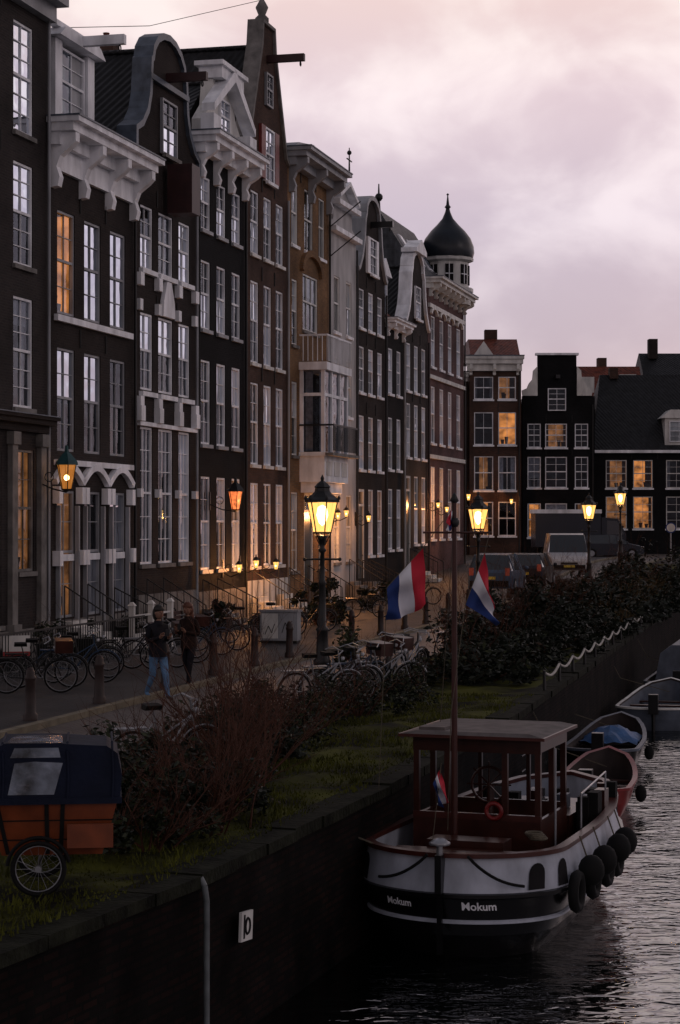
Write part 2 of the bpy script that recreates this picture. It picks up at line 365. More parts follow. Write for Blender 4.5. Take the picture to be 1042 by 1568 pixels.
b.p('roof').prismx([(.3,14.08),(3.4,17.6),(8,17.6),(9.8,14.08)],1.15,7.65,'tile')
b.p('dormer').box(2.6,5.2,.5,3.2,14.08,16.4,'greyp'); b.box(2.45,2.95,.35,.495,14.1,16.5,'white'); b.box(4.85,5.35,.35,.495,14.1,16.5,'white'); b.prism([(2.2,16.52),(5.6,16.52),(5.2,16.8),(2.6,16.8)],.1,3.3,'white'); b.box(2.3,5.5,.25,.5,16.8,16.95,'white')
b.box(2.97,4.83,.42,.49,14.2,14.5,'white'); window(b,3.0,4.8,14.5,16.4,y=.4,fr='white',nc=2,nr=2,sill=None)
hoist(b,3.9,16.56,.4,1.5,'white')
b.done()
# 3 neck gable
b=house('brick_canal_house',7.7,13.5,14.3,'brick_dark',[(11.0,12.9,2,2,None,None),(7.4,9.7,2,2,None,None),(2.2,6.3,3,3,None,'stone')],
        [(8.75,1.1),(10.5,1.35),(12.3,1.1)],fr='white')
b.p('sills')
for z in(10.85,7.2):
    for x,w in((8.75,1.1),(10.5,1.35),(12.3,1.1)): b.box(x-w/2-.12,x+w/2+.12,-.14,.02,z,z+.14,'white')
    for x in(7.95,9.6,11.5,13.15): b.box(x-.16,x+.16,-.17,-.005,z-.4,z-.02,'white')
for x in(7.95,9.6,11.5,13.15):
    b.box(x-.13,x+.13,-.14,-.005,9.72,10.05,'white'); b.box(x-.18,x+.18,-.2,-.005,6.45,6.9,'white'); b.box(x-.12,x+.12,-.16,-.005,4.2,4.45,'white')
b.box(7.9,13.3,-.12,.02,6.32,6.44,'white'); b.prism([(9.95,9.74),(11.05,9.74),(11.0,10.2),(10.7,10.82),(10.3,10.82),(10.0,10.2)],-.13,-.005,'white')
b.p('plinth').box(7.8,13.4,-.08,-.004,-.1,1.3,'stone')
L=[(7.72,14.3),(7.72,15.0),(8.2,15.2),(8.7,15.7),(8.95,16.3),(9.05,17.3)]
arc=[(10.6-1.45*math.cos(math.pi*k/8),17.35+.9*math.sin(math.pi*k/8)) for k in range(9)]
Rr=[(21.2-x,z) for x,z in reversed(L)]
b.p('gable').prism(L+arc+Rr,0,.4,'brick_dark')
b.p('gable_trim').strip(L+arc+Rr,.2,-.12,.5,'bluegrey'); b.box(8.8,12.4,-.14,-.005,16.75,16.92,'bluegrey')
ridge_roof(b,7.8,13.4,14.3,18.0,.5,10,xr=10.6)
window(b,9.9,11.3,14.7,16.4,y=-.15,fr='greyp',nc=2,nr=2,sill='stone'); hoist(b,10.6,17.0,0,1.3,'oxblood'); b.p('hoist_box').box(10.2,11.0,-.95,-.16,12.9,14.4,'oxblood')
b.done()
# 4 black pedimented house
b=house('black_canal_house',13.5,19.0,15.4,'brick_black',[(13.0,14.75,2,2,None,'greyp'),(9.75,12.0,2,2,None,'greyp'),(6.0,8.75,2,2,None,'greyp'),(1.9,4.95,2,2,{1:'litdim',2:'litdim'},'greyp')],
        [(14.5,1.0),(16.2,1.0),(17.9,1.0)],fr='white',anchors=False)
cornice(b,13.5,19.0,15.4,.7,.85,'white',brackets=4,blen=.8,bw=.12)
b.p('pediment').prism([(14.1,16.1),(18.4,16.1),(18.4,16.6),(17.6,17.2),(17.4,18.1),(15.1,18.1),(14.9,17.2),(14.1,16.6)],-.05,.35,'cream')
b.prism([(13.9,16.8),(16.25,18.2),(18.6,16.8),(18.6,17.05),(16.25,18.6),(13.9,17.05)],-.5,-.055,'white')
b.box(15.0,17.5,-.4,.4,18.11,18.5,'white'); b.box(14.8,17.7,-.5,.5,18.5,18.65,'white')
b.box(13.8,14.6,-.5,-.053,16.11,16.7,'white'); b.box(17.9,18.7,-.5,-.053,16.11,16.7,'white')
window(b,15.7,16.8,16.4,17.6,y=-.17,fr='white',sill=None)
ridge_roof(b,13.6,18.9,16.1,18.2,.6,10); b.p('plinth').box(13.6,18.9,-.08,-.004,-.1,1.2,'stone')
b.done()
# 5 brown brick spout gable
b=house('brick_gabled_house',19.0,24.5,15.6,'brick_brown',[(12.95,15.2,2,2,None,'cream'),(9.1,12.0,2,2,None,'cream'),(5.5,8.4,2,2,None,'cream'),(1.9,4.85,2,2,{2:'litdim'},'cream')],
        [(20.15,1.0),(21.8,1.0),(23.4,1.0)],fr='white')
gp=[(19.0,15.6),(19.0,16.8),(19.4,17.0),(20.95,20.6),(21.05,21.4),(22.45,21.4),(22.55,20.6),(24.1,17.0),(24.5,16.8),(24.5,15.6)]
b.p('gable').prism(gp,0,.4,'brick_brown'); b.p('gable_trim').strip(gp[1:9],.16,-.1,.5,'stone')
b.p('finial').lathe([(.02,0),(.26,.02),(.26,.15),(.13,.28),(.24,.55),(.1,.8),(.02,.95)],(21.75,.2,21.57),'stone',10)
ridge_roof(b,19.1,24.4,15.6,20.7,.4,10)
window(b,21.2,22.4,15.75,17.7,y=-.14,fr='white',sill='white',nc=2,nr=2); b.p('shutters').box(20.65,21.15,-.12,-.005,15.8,17.7,'redpaint'); b.box(22.45,22.95,-.12,-.005,15.8,17.7,'redpaint')
window(b,21.35,22.2,18.5,19.7,y=-.14,fr='greyp',sill=None); hoist(b,21.75,20.1,0,1.4,'oxblood')
b.p('plinth').box(19.1,24.4,-.08,-.004,-.1,1.4,'cream'); b.p('wire').path([(21.75,.2,22.4),(17.5,3.0,20.6),(13,6,19.6)],.015,'iron',4)
b.done()
# 6 ochre brick house with white bay window
b=house('bay_window_house',24.5,30.8,16.9,'brick_ochre',[(14.0,16.4,2,1,None,'white'),(1.6,4.6,2,2,{0:'litdim'},'stone')],[(25.5,.95),(27.6,1.3),(29.6,.95)],fr='cream',door={1},
        wallops=[(26.7,29.0,10.9,13.1),(25.1,25.9,6.0,8.8),(25.1,25.9,10.2,12.7)])
window(b,26.7,29.0,10.9,13.1,fr='cream',nc=3,nr=1); window(b,25.1,25.9,6,8.8,fr='cream',nc=1); window(b,25.1,25.9,10.2,12.7,fr='cream',nc=1)
b.p('arch').strip([(27.85-1.35*math.cos(math.pi*k/10),13.13+.7*math.sin(math.pi*k/10)) for k in range(11)],.26,-.14,-.005,'brick_ochre')
cornice(b,24.5,30.8,16.9,.7,.95,'greyp',brackets=3,blen=1.0,bw=.13)
b.p('parapet').prism([(24.7,17.61),(30.6,17.61),(29.9,17.9),(27.65,18.2),(25.4,17.9)],-.2,.3,'greyp')
b.p('bay_window'); y0=-1.0
bx0,bx1=26.2,30.0
b.box(bx0,bx1,y0,-.005,5.0,6.0,'white'); b.box(bx0-.1,bx1+.1,y0-.1,-.006,6.0,6.15,'white'); b.box(bx0-.1,bx1+.1,y0-.12,-.006,9.3,9.6,'white')
b.box(bx0+.2,bx1-.2,y0+.2,-.005,4.6,5.0,'white')
for x in(26.9,28.1,29.3): b.box(x-.4,x+.4,y0-.03,y0-.003,5.25,5.8,'cream')
b.box(bx0,bx0+.14,y0,y0+.14,6.15,9.3,'white'); b.box(bx1-.14,bx1,y0,y0+.14,6.15,9.3,'white'); b.box(bx0+.14,bx1-.14,y0+.003,y0+.12,8.3,8.42,'white')
for x in(27.4,28.7): b.box(x-.06,x+.06,y0-.003,y0+.124,6.15,9.3,'white')
b.box(bx0+.003,bx0+.12,y0+.14,-.16,8.3,8.42,'white'); b.box(bx0,bx0+.12,-.16,-.01,6.15,9.3,'white')
b.quad((bx0+.14,y0+.07,6.15),(bx1-.14,y0+.07,6.15),(bx1-.14,y0+.07,9.3),(bx0+.14,y0+.07,9.3),'glass'); b.quad((bx0+.06,y0+.14,6.15),(bx0+.06,-.16,6.15),(bx0+.06,-.16,9.3),(bx0+.06,y0+.14,9.3),'glass')
b.p('bay_room').quad((bx0+.1,-.02,6.15),(bx1-.1,-.02,6.15),(bx1-.1,-.02,9.3),(bx0+.1,-.02,9.3),'interior')
for x in(26.6,27.9,29.1): b.quad((x,-.7,6.2),(x+.45,-.66,6.2),(x+.45,-.66,9.25),(x,-.7,9.25),'curtain')
b.quad((bx0+.16,-.5,6.2),(bx0+.16,-.2,6.2),(bx0+.16,-.2,9.25),(bx0+.16,-.5,9.25),'curtain')
b.p('balcony')
for z in(9.65,6.2):
    yy=y0-.1 if z>9 else y0-.35
    if z<9: b.box(bx0-.3,bx1+.3,yy-.05,y0-.105,6.0,6.12,'stone')
    x=bx0
    mt='white' if z>9 else 'iron'
    while x<bx1+.01: b.tube((x,yy,z),(x,yy,z+.95),.018,.018,mt,5); x+=.19
    b.box(bx0-.03,bx1+.03,yy-.03,yy+.03,z+.95,z+1.02,mt)
    yy2=yy
    while yy2<-.02 and z>9: b.tube((bx0,yy2,z),(bx0,yy2,z+.95),.018,.018,mt,5); yy2+=.19
    b.box(bx0-.033,bx0+.027,yy,-.01,z+.953,z+1.017,mt)
b.p('iron_anchor')
for z in(14.2,15.4): b.tube((30.5,-.1,z),(30.5,-1.4,z+1.0),.025,.025,'iron',5)
b.tube((30.6,-.9,17.6),(30.6,-.9,18.6),.04,.02,'iron',6); b.tube((30.2,-.9,18.1),(31.0,-.9,18.1),.03,.03,'iron',5); b.ball((30.6,-.9,18.4),.1,'iron',8)
b.p('roof').prismx([(.3,17.6),(3,18.1),(10,18.0),(10,17.0),(.3,17.0)],24.6,30.7,'slate')
b.done()
# 7 grey plaster house
b=house('plaster_canal_house',30.8,35.5,15.2,'plaster',[(11.3,13.6,2,1,None,'white'),(7.9,10.3,2,1,None,'white'),(1.8,4.6,2,2,{1:'lit'},'stone')],[(32.1,.95),(34.2,.95)],fr='cream',anchors=False)
b.p('gable').prism([(30.85,15.2),(30.85,15.7),(31.5,15.9),(31.7,16.9),(33.15,17.5),(34.6,16.9),(34.8,15.9),(35.45,15.7),(35.45,15.2)],0,.4,'plaster')
b.p('gable_trim').box(31.3,35.0,-.35,.5,16.5,16.7,'white'); b.box(30.85,35.45,-.3,.5,15.35,15.55,'white'); b.strip([(31.5,16.8),(33.15,17.5),(34.8,16.8)],.16,-.35,.5,'white')
ridge_roof(b,30.9,35.4,15.2,16.9,.5,10); b.done()
# 8 dark bell gable
def bell(b,x0,x1,z0,z1,mat,trim):
    xc=(x0+x1)/2; H=z1-z0; w=(x1-x0)/2
    L=[(x0,z0),(x0,z0+.1*H),(x0+.10*w,z0+.14*H),(x0+.30*w,z0+.30*H),(x0+.42*w,z0+.5*H),(x0+.48*w,z0+.72*H),(x0+.56*w,z0+.8*H)]
    arc=[(xc-(.44*w)*math.cos(math.pi*k/8),z0+.82*H+.18*H*math.sin(math.pi*k/8)) for k in range(9)]
    Rt=[(2*xc-x,z) for x,z in reversed(L)]
    b.p('gable').prism(L+arc+Rt,0,.4,mat); b.p('gable_trim').strip(L[1:]+arc+Rt[:-1],.2,-.14,.5,trim)
b=house('brick_gabled_house',35.5,41.2,13.9,'brick_dark',[(11.9,13.6,2,2,None,'white'),(9.1,11.1,2,2,None,'white'),(5.75,8.1,2,2,None,'white'),(2.0,4.9,2,2,{2:'lit'},'white')],[(36.55,1.0),(38.3,1.0),(40.1,1.0)],door={0})
bell(b,35.6,41.1,13.9,17.7,'brick_dark','greyp'); ridge_roof(b,35.6,41.1,13.9,17.0,.5,10,'tile'); window(b,37.7,39.0,14.4,16.0,y=-.15,sill='white'); hoist(b,38.35,16.5)
b.p('shutters').box(37.3,37.68,-.12,-.004,14.4,16.0,'white'); b.box(39.02,39.4,-.12,-.004,14.4,16.0,'white')
b.done()
# 9
b=house('black_canal_house',41.2,45.2,12.4,'brick_black',[(9.4,11.5,2,2,None,'white'),(5.9,8.3,2,2,None,'white'),(2.2,5.0,2,2,None,'white')],[(42.3,.95),(44.1,.95)],anchors=False)
cornice(b,41.2,45.2,12.4,.45,.6,'white',brackets=3,blen=.4); b.p('roof').prismx([(.2,12.85),(3.5,16.2),(10,12.85)],41.3,45.1,'tile_red')
b.p('dormer').box(42.2,44.2,.6,3,12.85,15.0,'white'); b.prism([(41.9,15.0),(44.5,15.0),(43.2,15.8)],.4,3,'white'); window(b,42.6,43.8,13.2,14.8,y=.45,sill=None); b.done()
# 10
b=house('brick_gabled_house',45.2,51.0,12.6,'brick_grey',[(9.8,12.1,2,2,None,'white'),(6.6,9.2,2,2,None,'white'),(2.4,5.7,2,2,{0:'litdim'},'white')],[(46.3,1.0),(48.1,1.0),(49.9,1.0)],door={0})
bell(b,45.3,50.9,12.6,16.6,'brick_grey','white'); ridge_roof(b,45.3,50.9,12.6,16.0,.5,10,'tile'); window(b,47.5,48.7,13.4,15.0,y=-.15,sill='white')
b.p('crest').box(46.9,49.3,-.3,.5,16.6,16.8,'white'); b.prism([(46.9,16.8),(49.3,16.8),(48.1,17.3)],-.3,.4,'white'); b.done()
# 11 corner house with domed turret
b=house('turreted_corner_house',51.0,61.0,15.3,'brick_red',[(11.4,14.0,2,2,None,'white'),(7.5,10.4,2,2,None,'white'),(2.6,6.3,2,2,{1:'litdim',3:'lit'},'white')],[(52.3,1.1),(54.6,1.1),(56.9,1.1),(59.4,1.2)],anchors=False)
b.p('string_courses')
for z in(6.7,10.75,14.35): b.box(51.05,60.95,-.12,-.005,z,z+.2,'cream')
for x in(52.3,54.6,56.9,59.4): b.strip([(x-.7*math.cos(math.pi*k/8),14.02+.3*math.sin(math.pi*k/8)) for k in range(9)],.16,-.13,-.006,'cream')
cornice(b,51.0,61.0,15.3,.6,.8,'cream',brackets=8,blen=.4)
b.p('roof').prismx([(.4,15.9),(2.6,19.4),(8,19.7),(10,15.9)],51.1,60.0,'slate')
for x in(52.5,54.6,56.7):
    b.p('skylights').T=Matrix.Translation((x,1.45,17.5))@Matrix.Rotation(rad(57.8),4,'X'); b.box(-.45,.45,-.8,.8,.03,.12,'white'); b.box(-.36,.36,-.7,.7,.12,.13,'glass'); b.T=Matrix.Identity(4)
b.p('roof_finial').tube((53,3,19.5),(53,3,21.0),.1,.03,'iron',6); b.ball((53,3,20.3),.22,'iron',8)
tc=(59.4,.6)
b.p('turret').lathe([(1.25,15.3),(1.25,15.95),(1.4,16.0),(1.4,16.2),(1.15,16.25),(1.15,17.6),(1.4,17.7),(1.42,17.85),(1.3,17.9)],(tc[0],tc[1],0),'cream',12,False)
for k in range(8):
    t=math.pi*2*k/8+math.pi/12
    b.T=Matrix.Translation((tc[0],tc[1],0))@Matrix.Rotation(t,4,'Z'); b.p('turret_windows').box(1.0,1.18,-.22,.22,16.4,17.45,'interior'); b.box(1.0,1.2,-.02,.02,16.4,17.45,'white'); b.box(1.0,1.195,-.22,.22,16.9,16.95,'white'); b.T=Matrix.Identity(4)
b.p('dome').lathe([(1.38,17.88),(1.45,18.15),(1.42,18.5),(1.25,18.95),(.95,19.35),(.6,19.7),(.3,20.05),(.15,20.4),(.1,20.6),(.18,20.68),(.09,20.8),(.03,21.3),(.08,21.38),(.0,21.45)],(tc[0],tc[1],0),'dome',20)
b.done()
def stoop(u,w,n,mat,d=1.5):
    b=B('stone_stoop',ST@Matrix.Translation((u,0,h(u)))); b.p('steps')
    for k in range(n): b.box(-w/2,w/2,-d+.28*k,-.15,.165*k,.165*(k+1)-.002,mat)
    b.p('railing')
    for s in(-1,1):
        x=s*(w/2+.04)
        b.path([(x,-d-.05,0),(x,-d-.05,.95),(x,-.2,.95+.165*n),(x,-.2,0)],.02,'iron',5)
        for k in range(1,6): yy=-d+(d-.2)*k/6; b.tube((x,yy,0),(x,yy,.95+.165*n*k/6),.012,.012,'iron',4)
    b.done()
for u,w,n,m in((2.6,1.6,5,'cream'),(6.2,1.3,4,'stone'),(9.0,1.4,5,'stone'),(14.4,1.5,4,'stone'),(19.9,1.4,5,'cream'),(23.3,1.3,5,'cream'),(27.6,1.6,5,'stone'),(34.2,1.3,5,'stone'),(36.6,1.3,4,'stone'),(46.4,1.3,4,'cream')): stoop(u,w,n,m)
def wall_lantern(u,z,kind='lantern',e=18,out=.55,s=1.0,cap='iron',m=None):
    b=B('wall_lantern',(m or ST)@Matrix.Translation((u,0,z)))
    b.p('bracket').path([(0,0,-.1),(0,-out*.5,-.28),(0,-out,-.25*s)],.02,'iron',6); b.torus((0,-out*.4,.02),.12,.012,'iron','x',12,4); b.box(-.04,.04,-.04,0,-.3,.3,'iron')
    b.p('lantern').lathe([(.09*s,-.2*s),(.17*s,.22*s)],(0,-out,0),kind,6,False)
    for k in range(6): t=2*math.pi*k/6+math.pi/6; b.tube((.09*s*math.cos(t),-out+.09*s*math.sin(t),-.2*s),(.172*s*math.cos(t),-out+.172*s*math.sin(t),.22*s),.01*s,.01*s,'iron',4)
    b.lathe([(.21*s,.22*s),(.2*s,.27*s),(.09*s,.40*s),(.04*s,.44*s),(.03*s,.55*s),(0,.56*s)],(0,-out,0),cap,6,False)
    b.lathe([(.0,-.25*s),(.09*s,-.21*s),(.1*s,-.19*s)],(0,-out,0),'iron',6,False)
    if kind!='lantern_red': b.p('bulb').ball((0,-out,0),.05*s,'bulb',8)
    r=b.done(); light(r,(0,-out-.15,0),e,(1,.40,.13),.1)
wall_lantern(.4,4.6,'lantern_warm',12,.8,1.5,'lampgreen'); wall_lantern(14.9,4.15,'lantern_red',40,.9,1.4)
for u,z,e in((18.3,2.0,130),(16.3,1.9,80),(20.8,1.9,60),(29.9,3.7,150),(31.3,3.8,110),(35.3,3.6,40),(50.6,4.3,170),(52.9,4.1,60)): wall_lantern(u,z,'lantern',e,.6,.62)
# ---------------------------------------------------------------- far side buildings (frontal)
FA=Matrix.Translation((0,140,0)); FB=Matrix.Translation((0,141,0)); FC=Matrix.Translation((0,142,0))
wall_lantern(9.0,5.2,'lantern',60,.5,1.0,m=FA); wall_lantern(12.0,4.9,'lantern',50,.5,.8,m=FA)
b=house('brick_canal_house',9.1,12.75,14.1,'brick_brown',[(12.1,13.7,2,1,{1:'litdim'},'white'),(8.9,11.2,2,1,{1:'lit'},'white'),(5.7,8.1,2,1,{0:'litdim'},'white'),(2.5,4.9,2,1,{0:'lit'},'white')],[(10.1,1.35),(11.75,1.25)],mtx=FA,z0=.8)
cornice(b,8.9,12.8,14.1,1.1,.5,'cream',brackets=3,blen=.3); b.p('roof').prismx([(.4,15.2),(3,16.6),(10,16.6),(10,15.2)],9.2,12.7,'tile_red'); b.p('chimney').box(10.4,11.3,3,3.8,16.5,17.3,'brick_brown'); b.prism([(9.4,15.2),(10.8,15.2),(10.1,16.2)],-.1,.3,'cream'); b.done()
b=house('brick_canal_house',5.0,9.08,13.4,'brick_brown',[(11,12.6,2,1,None,'white'),(8.3,10.3,2,1,{1:'litdim'},'white'),(5.2,7.3,2,1,None,'white'),(2.5,4.4,2,1,{1:'lit'},'white')],[(6.2,1.0),(8.0,1.1)],mtx=FA,z0=.8,y=.5)
cornice(b,5.0,9.0,13.4,.7,.5,'cream',y=.5); b.done()
b=house('black_neck_gable_house',12.9,18.05,11.9,'brick_black',[(8.75,10.45,2,2,{1:'litdim'},'white'),(5.9,8.1,2,2,None,'white'),(2.4,4.8,2,2,{0:'lit',2:'litdim'},'white')],[(13.75,.95),(15.3,1.55),(17.1,.95)],mtx=FB,z0=.8,fr='white')
b.p('gable').prism([(12.9,11.9),(12.9,12.4),(14.0,12.4),(14.0,15.3),(16.75,15.3),(16.75,12.4),(18.05,12.4),(18.05,11.9)],0,.4,'brick_black')
b.p('gable_trim').box(13.85,16.9,-.15,.5,15.3,15.45,'white')
for sx,x in((-1,13.98),(1,16.77)):
    b.prism([(x,12.42),(x+sx*1.05,12.42),(x+sx*1.1,12.8),(x+sx*.75,12.95),(x+sx*.6,13.3),(x+sx*.35,13.6),(x+sx*.3,14.2),(x,14.5)],-.1,.3,'cream')
window(b,14.7,16.0,11.35,12.95,y=-.15,fr='white',lit='litdim',sill=None); b.p('hoist_beam').box(15.2,15.5,-.9,0,13.6,13.85,'blackpaint')
ridge_roof(b,13.0,17.9,12.0,14.6,.5,10); b.done()
b=house('black_tiled_roof_house',18.1,34,8.4,'brick_black',[(5.9,7.9,2,2,{1:'lit',4:'lit',0:'litdim'},'white'),(3.0,5.3,2,2,{1:'lit',0:'litdim',3:'litdim'},'white')],[(19.7,1.5),(21.6,1.4),(24.0,1.5),(26.4,1.4),(28.8,1.4),(31.4,1.4)],mtx=FC,z0=.8,fr='cream')
b.p('cornice').box(18.0,34.1,-.35,.2,8.4,8.6,'white')
b.p('roof').add([(18.0,-.1,8.61),(34.1,-.1,8.61),(34.1,10,8.61),(18,10,8.61),(19.1,4.5,14.3),(34.1,4.5,14.3)],[(0,1,5,4),(1,2,5),(2,3,4,5),(3,0,4),(0,1,2,3)],'tile')
b.p('dormer').box(23.2,25.2,.2,3,8.9,10.9,'cream'); b.prism([(22.9,10.9),(25.5,10.9),(24.8,11.5),(23.6,11.5)],.0,3,'cream'); window(b,23.5,24.9,9.2,10.7,y=.05,sill=None)
b.p('chimney').box(19.8,20.4,4,5,14,14.8,'brick_brown'); b.done()
b=house('brick_canal_house',17.5,24,13.1,'brick_brown',[(10.5,12.5,2,2,None,'white')],[(19,1),(21,1)],mtx=Matrix.Translation((0,156,0)),z0=.8,pipe=False,anchors=False)
b.p('roof').prismx([(0,13.1),(3,15.9),(10,13.1)],17.6,23.9,'tile_red'); b.p('dormers').box(18.5,20,.6,3,13.2,14.9,'cream'); b.box(22,23.3,.6,3,13.2,15.1,'cream'); b.p('chimney').box(20.6,21.3,3,4,15.5,16.6,'brick_brown'); b.done()
b=house('brick_canal_house',24.2,38,14.0,'brick_dark',[(11,13,2,2,None,'white')],[(26,1),(29,1),(32,1)],mtx=Matrix.Translation((0,158,0)),z0=.8,pipe=False,anchors=False)
b.p('roof').prismx([(0,14.0),(4,17.2),(10,14.0)],24.3,37.9,'tile'); b.p('chimney').box(25,25.7,3,4,16.7,18.3,'brick_dark'); b.done()
# ---------------------------------------------------------------- ground, quay, water
def strip_ground(name,mat,v0,v1,z_off,us,thick=0,bumps=0,nv=1,q=None):
    vs=[];fs=[]
    for u in us:
        vv=qf(u)+q if q is not None else v1
        for k in range(nv+1):
            v=v0+(vv-v0)*k/nv
            vs.append((u,-v,h(u)+z_off+(R.uniform(-bumps,bumps) if 0<k<nv else 0)))
    for i in range(len(us)-1):
        for k in range(nv): a=i*(nv+1)+k; fs.append((a,a+1,a+nv+2,a+nv+1))
    if thick:
        for side in(0,nv):
            o=len(vs)
            for u in us: vs.append((u,-(v0 if side==0 else (qf(u)+q if q is not None else v1)),h(u)+z_off-thick))
            for i in range(len(us)-1): fs.append((i*(nv+1)+side,(i+1)*(nv+1)+side,o+i+1,o+i))
    me=bpy.data.meshes.new(name); me.from_pydata(vs,[],fs); me.materials.append(mat)
    o=bpy.data.objects.new(name,me); bpy.context.scene.collection.objects.link(o); o.matrix_world=ST; return o
MT['paving']=bricky('paving_bricks',(.048,.044,.042),(.034,.032,.032),(.016,.016,.015),w=.2,hh=.1,ms=.012,floor=True,amt=.45,rough=.6,nscale=.7,spec=.3)
MT['road']=bricky('road_clinkers',(.135,.115,.105),(.10,.088,.082),(.04,.036,.032),w=.2,hh=.1,ms=.012,floor=True,amt=.4,rough=.5,nscale=.6,spec=.35)
MT['kerb']=basic('kerb_stone',(.17,.145,.10),.8,.35,3,.3,20)
MT['cap']=basic('mossy_capstone',(.013,.014,.009),.9,.7,3.5,.8,14,spec=.08)
MT['earth']=basic('earth_ground',(.018,.017,.014),.95,.4,.5,.4,4)
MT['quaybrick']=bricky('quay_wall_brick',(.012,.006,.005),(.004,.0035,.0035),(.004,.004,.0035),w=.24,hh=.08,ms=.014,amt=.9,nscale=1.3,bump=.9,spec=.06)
us=[-200,-60,-50]+[x for x in range(-40,76,2)]+[100,200,700]
strip_ground('ground',MT['earth'],-700,0,-.13,us,q=-.3)
strip_ground('far_ground',MT['paving'],12.7,500,-.13,[63,80,120,700],thick=4)
strip_ground('sidewalk',MT['paving'],-.5,6.55,0,us[1:-2],thick=.12)
strip_ground('kerb',MT['kerb'],6.56,6.74,.01,us[1:-2],thick=.13)
strip_ground('road',MT['road'],6.75,9.75,-.10,us[1:-2])
strip_ground('verge_kerb',MT['kerb'],9.76,9.88,.0,us[1:-2],thick=.12)
m,nt,p,o=new_mat('grass_verge')
tc=N(nt,'ShaderNodeTexCoord'); n1=N(nt,'ShaderNodeTexNoise'); n1.inputs['Scale'].default_value=.9; n1.inputs['Detail'].default_value=9; nt.links.new(tc.outputs['Object'],n1.inputs[0])
cr=N(nt,'ShaderNodeValToRGB'); cr.color_ramp.elements[0].position=.42; cr.color_ramp.elements[0].color=(.006,.006,.003,1); cr.color_ramp.elements[1].position=.64; cr.color_ramp.elements[1].color=(.07,.074,.012,1)
nt.links.new(n1.outputs[0],cr.inputs[0]); nt.links.new(cr.outputs[0],p.inputs['Base Color']); p.inputs['Roughness'].default_value=.95; p.inputs['Specular IOR Level'].default_value=.1
MT['grass']=m
strip_ground('grass_verge',MT['grass'],9.89,0,.0,[u*.6 for u in range(-70,104)],bumps=.05,nv=9,thick=.12,q=-.36)
b=B('quay_wall',ST)
us2=[-60,-50]+[x for x in range(-42,64,1)]
for i in range(len(us2)-1):
    u0,u1=us2[i],us2[i+1]; z0,z1=h(u0),h(u1); q0,q1=qf(u0),qf(u1)
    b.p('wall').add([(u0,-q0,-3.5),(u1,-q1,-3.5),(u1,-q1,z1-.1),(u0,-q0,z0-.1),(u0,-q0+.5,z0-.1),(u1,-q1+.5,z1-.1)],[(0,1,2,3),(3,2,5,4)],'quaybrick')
    t=R.uniform(-.02,.02); s_=R.uniform(-.02,.02)-.03; u0+=.012;u1-=.012
    b.p('capstones').add([(u0,-q0+s_,z0-.12),(u1,-q1+s_,z1-.12),(u1,-q1+s_,z1+t),(u0,-q0+s_,z0+t),(u0,-q0+.38,z0+.01+t),(u1,-q1+.38,z1+.01+t),(u0,-q0+.38,z0-.1),(u1,-q1+.38,z1-.1)],[(0,1,2,3),(3,2,5,4),(4,5,7,6),(0,3,4,6),(1,2,5,7),(0,1,7,6)],'cap')
b.p('ladder')
for k in range(7): b.tube((-12,-qf(-12)-.1,-.2-.28*k),(-11.6,-qf(-12)-.1,-.2-.28*k),.015,.015,'iron',5)
b.done()
# low rope railing along the quay edge beyond the moored boats
MT['whiterope']=basic('pale_rope',(.42,.40,.36),.8,.3,6)
b=B('quay_railing',ST); ps=[-7+2.6*k for k in range(18)]
for u in ps: b.p('posts').tube((u,-qf(u)+.12,h(u)),(u,-qf(u)+.12,h(u)+.42),.035,.03,'iron',6)
for a,c in zip(ps[:-1],ps[1:]):
    pts=[]
    for k in range(7): t=k/6; u=a+(c-a)*t; pts.append((u,-qf(u)+.12,h(u)+.38-.14*math.sin(math.pi*t)))
    b.p('rope').path(pts,.028,'whiterope',6)
b.done()
m,nt,p,o=new_mat('canal_water')
nt.nodes.remove(p)
tc=N(nt,'ShaderNodeTexCoord'); mp=N(nt,'ShaderNodeMapping'); mp.inputs['Scale'].default_value=(1.0,1.6,1); nt.links.new(tc.outputs['Object'],mp.inputs[0])
n1=N(nt,'ShaderNodeTexNoise'); n1.inputs['Scale'].default_value=3.0; n1.inputs['Detail'].default_value=2; n1.inputs['Distortion'].default_value=.8; nt.links.new(mp.outputs[0],n1.inputs[0])
n2=N(nt,'ShaderNodeTexNoise'); n2.inputs['Scale'].default_value=.8; n2.inputs['Detail'].default_value=2; nt.links.new(mp.outputs[0],n2.inputs[0])
ad=N(nt,'ShaderNodeMath',operation='MULTIPLY_ADD'); ad.inputs[1].default_value=2.0; nt.links.new(n2.outputs[0],ad.inputs[0]); nt.links.new(n1.outputs[0],ad.inputs[2])
bp=N(nt,'ShaderNodeBump'); bp.inputs['Strength'].default_value=1.0; bp.inputs['Distance'].default_value=.026; nt.links.new(ad.outputs[0],bp.inputs['Height'])
gl=N(nt,'ShaderNodeBsdfGlossy'); gl.inputs['Roughness'].default_value=.03; nt.links.new(bp.outputs[0],gl.inputs['Normal'])
df=N(nt,'ShaderNodeBsdfDiffuse'); df.inputs[0].default_value=(.002,.003,.0025,1)
fr=N(nt,'ShaderNodeFresnel'); fr.inputs[0].default_value=6.0; nt.links.new(bp.outputs[0],fr.inputs[1])
mx=N(nt,'ShaderNodeMixShader'); nt.links.new(fr.outputs[0],mx.inputs[0]); nt.links.new(df.outputs[0],mx.inputs[1]); nt.links.new(gl.outputs[0],mx.inputs[2]); nt.links.new(mx.outputs[0],o.inputs[0])
me=bpy.data.meshes.new('canal_water'); me.from_pydata([(-30,-120,-1.85),(250,-120,-1.85),(250,160,-1.85),(-30,160,-1.85)],[],[(0,1,2,3)]); me.materials.append(m)
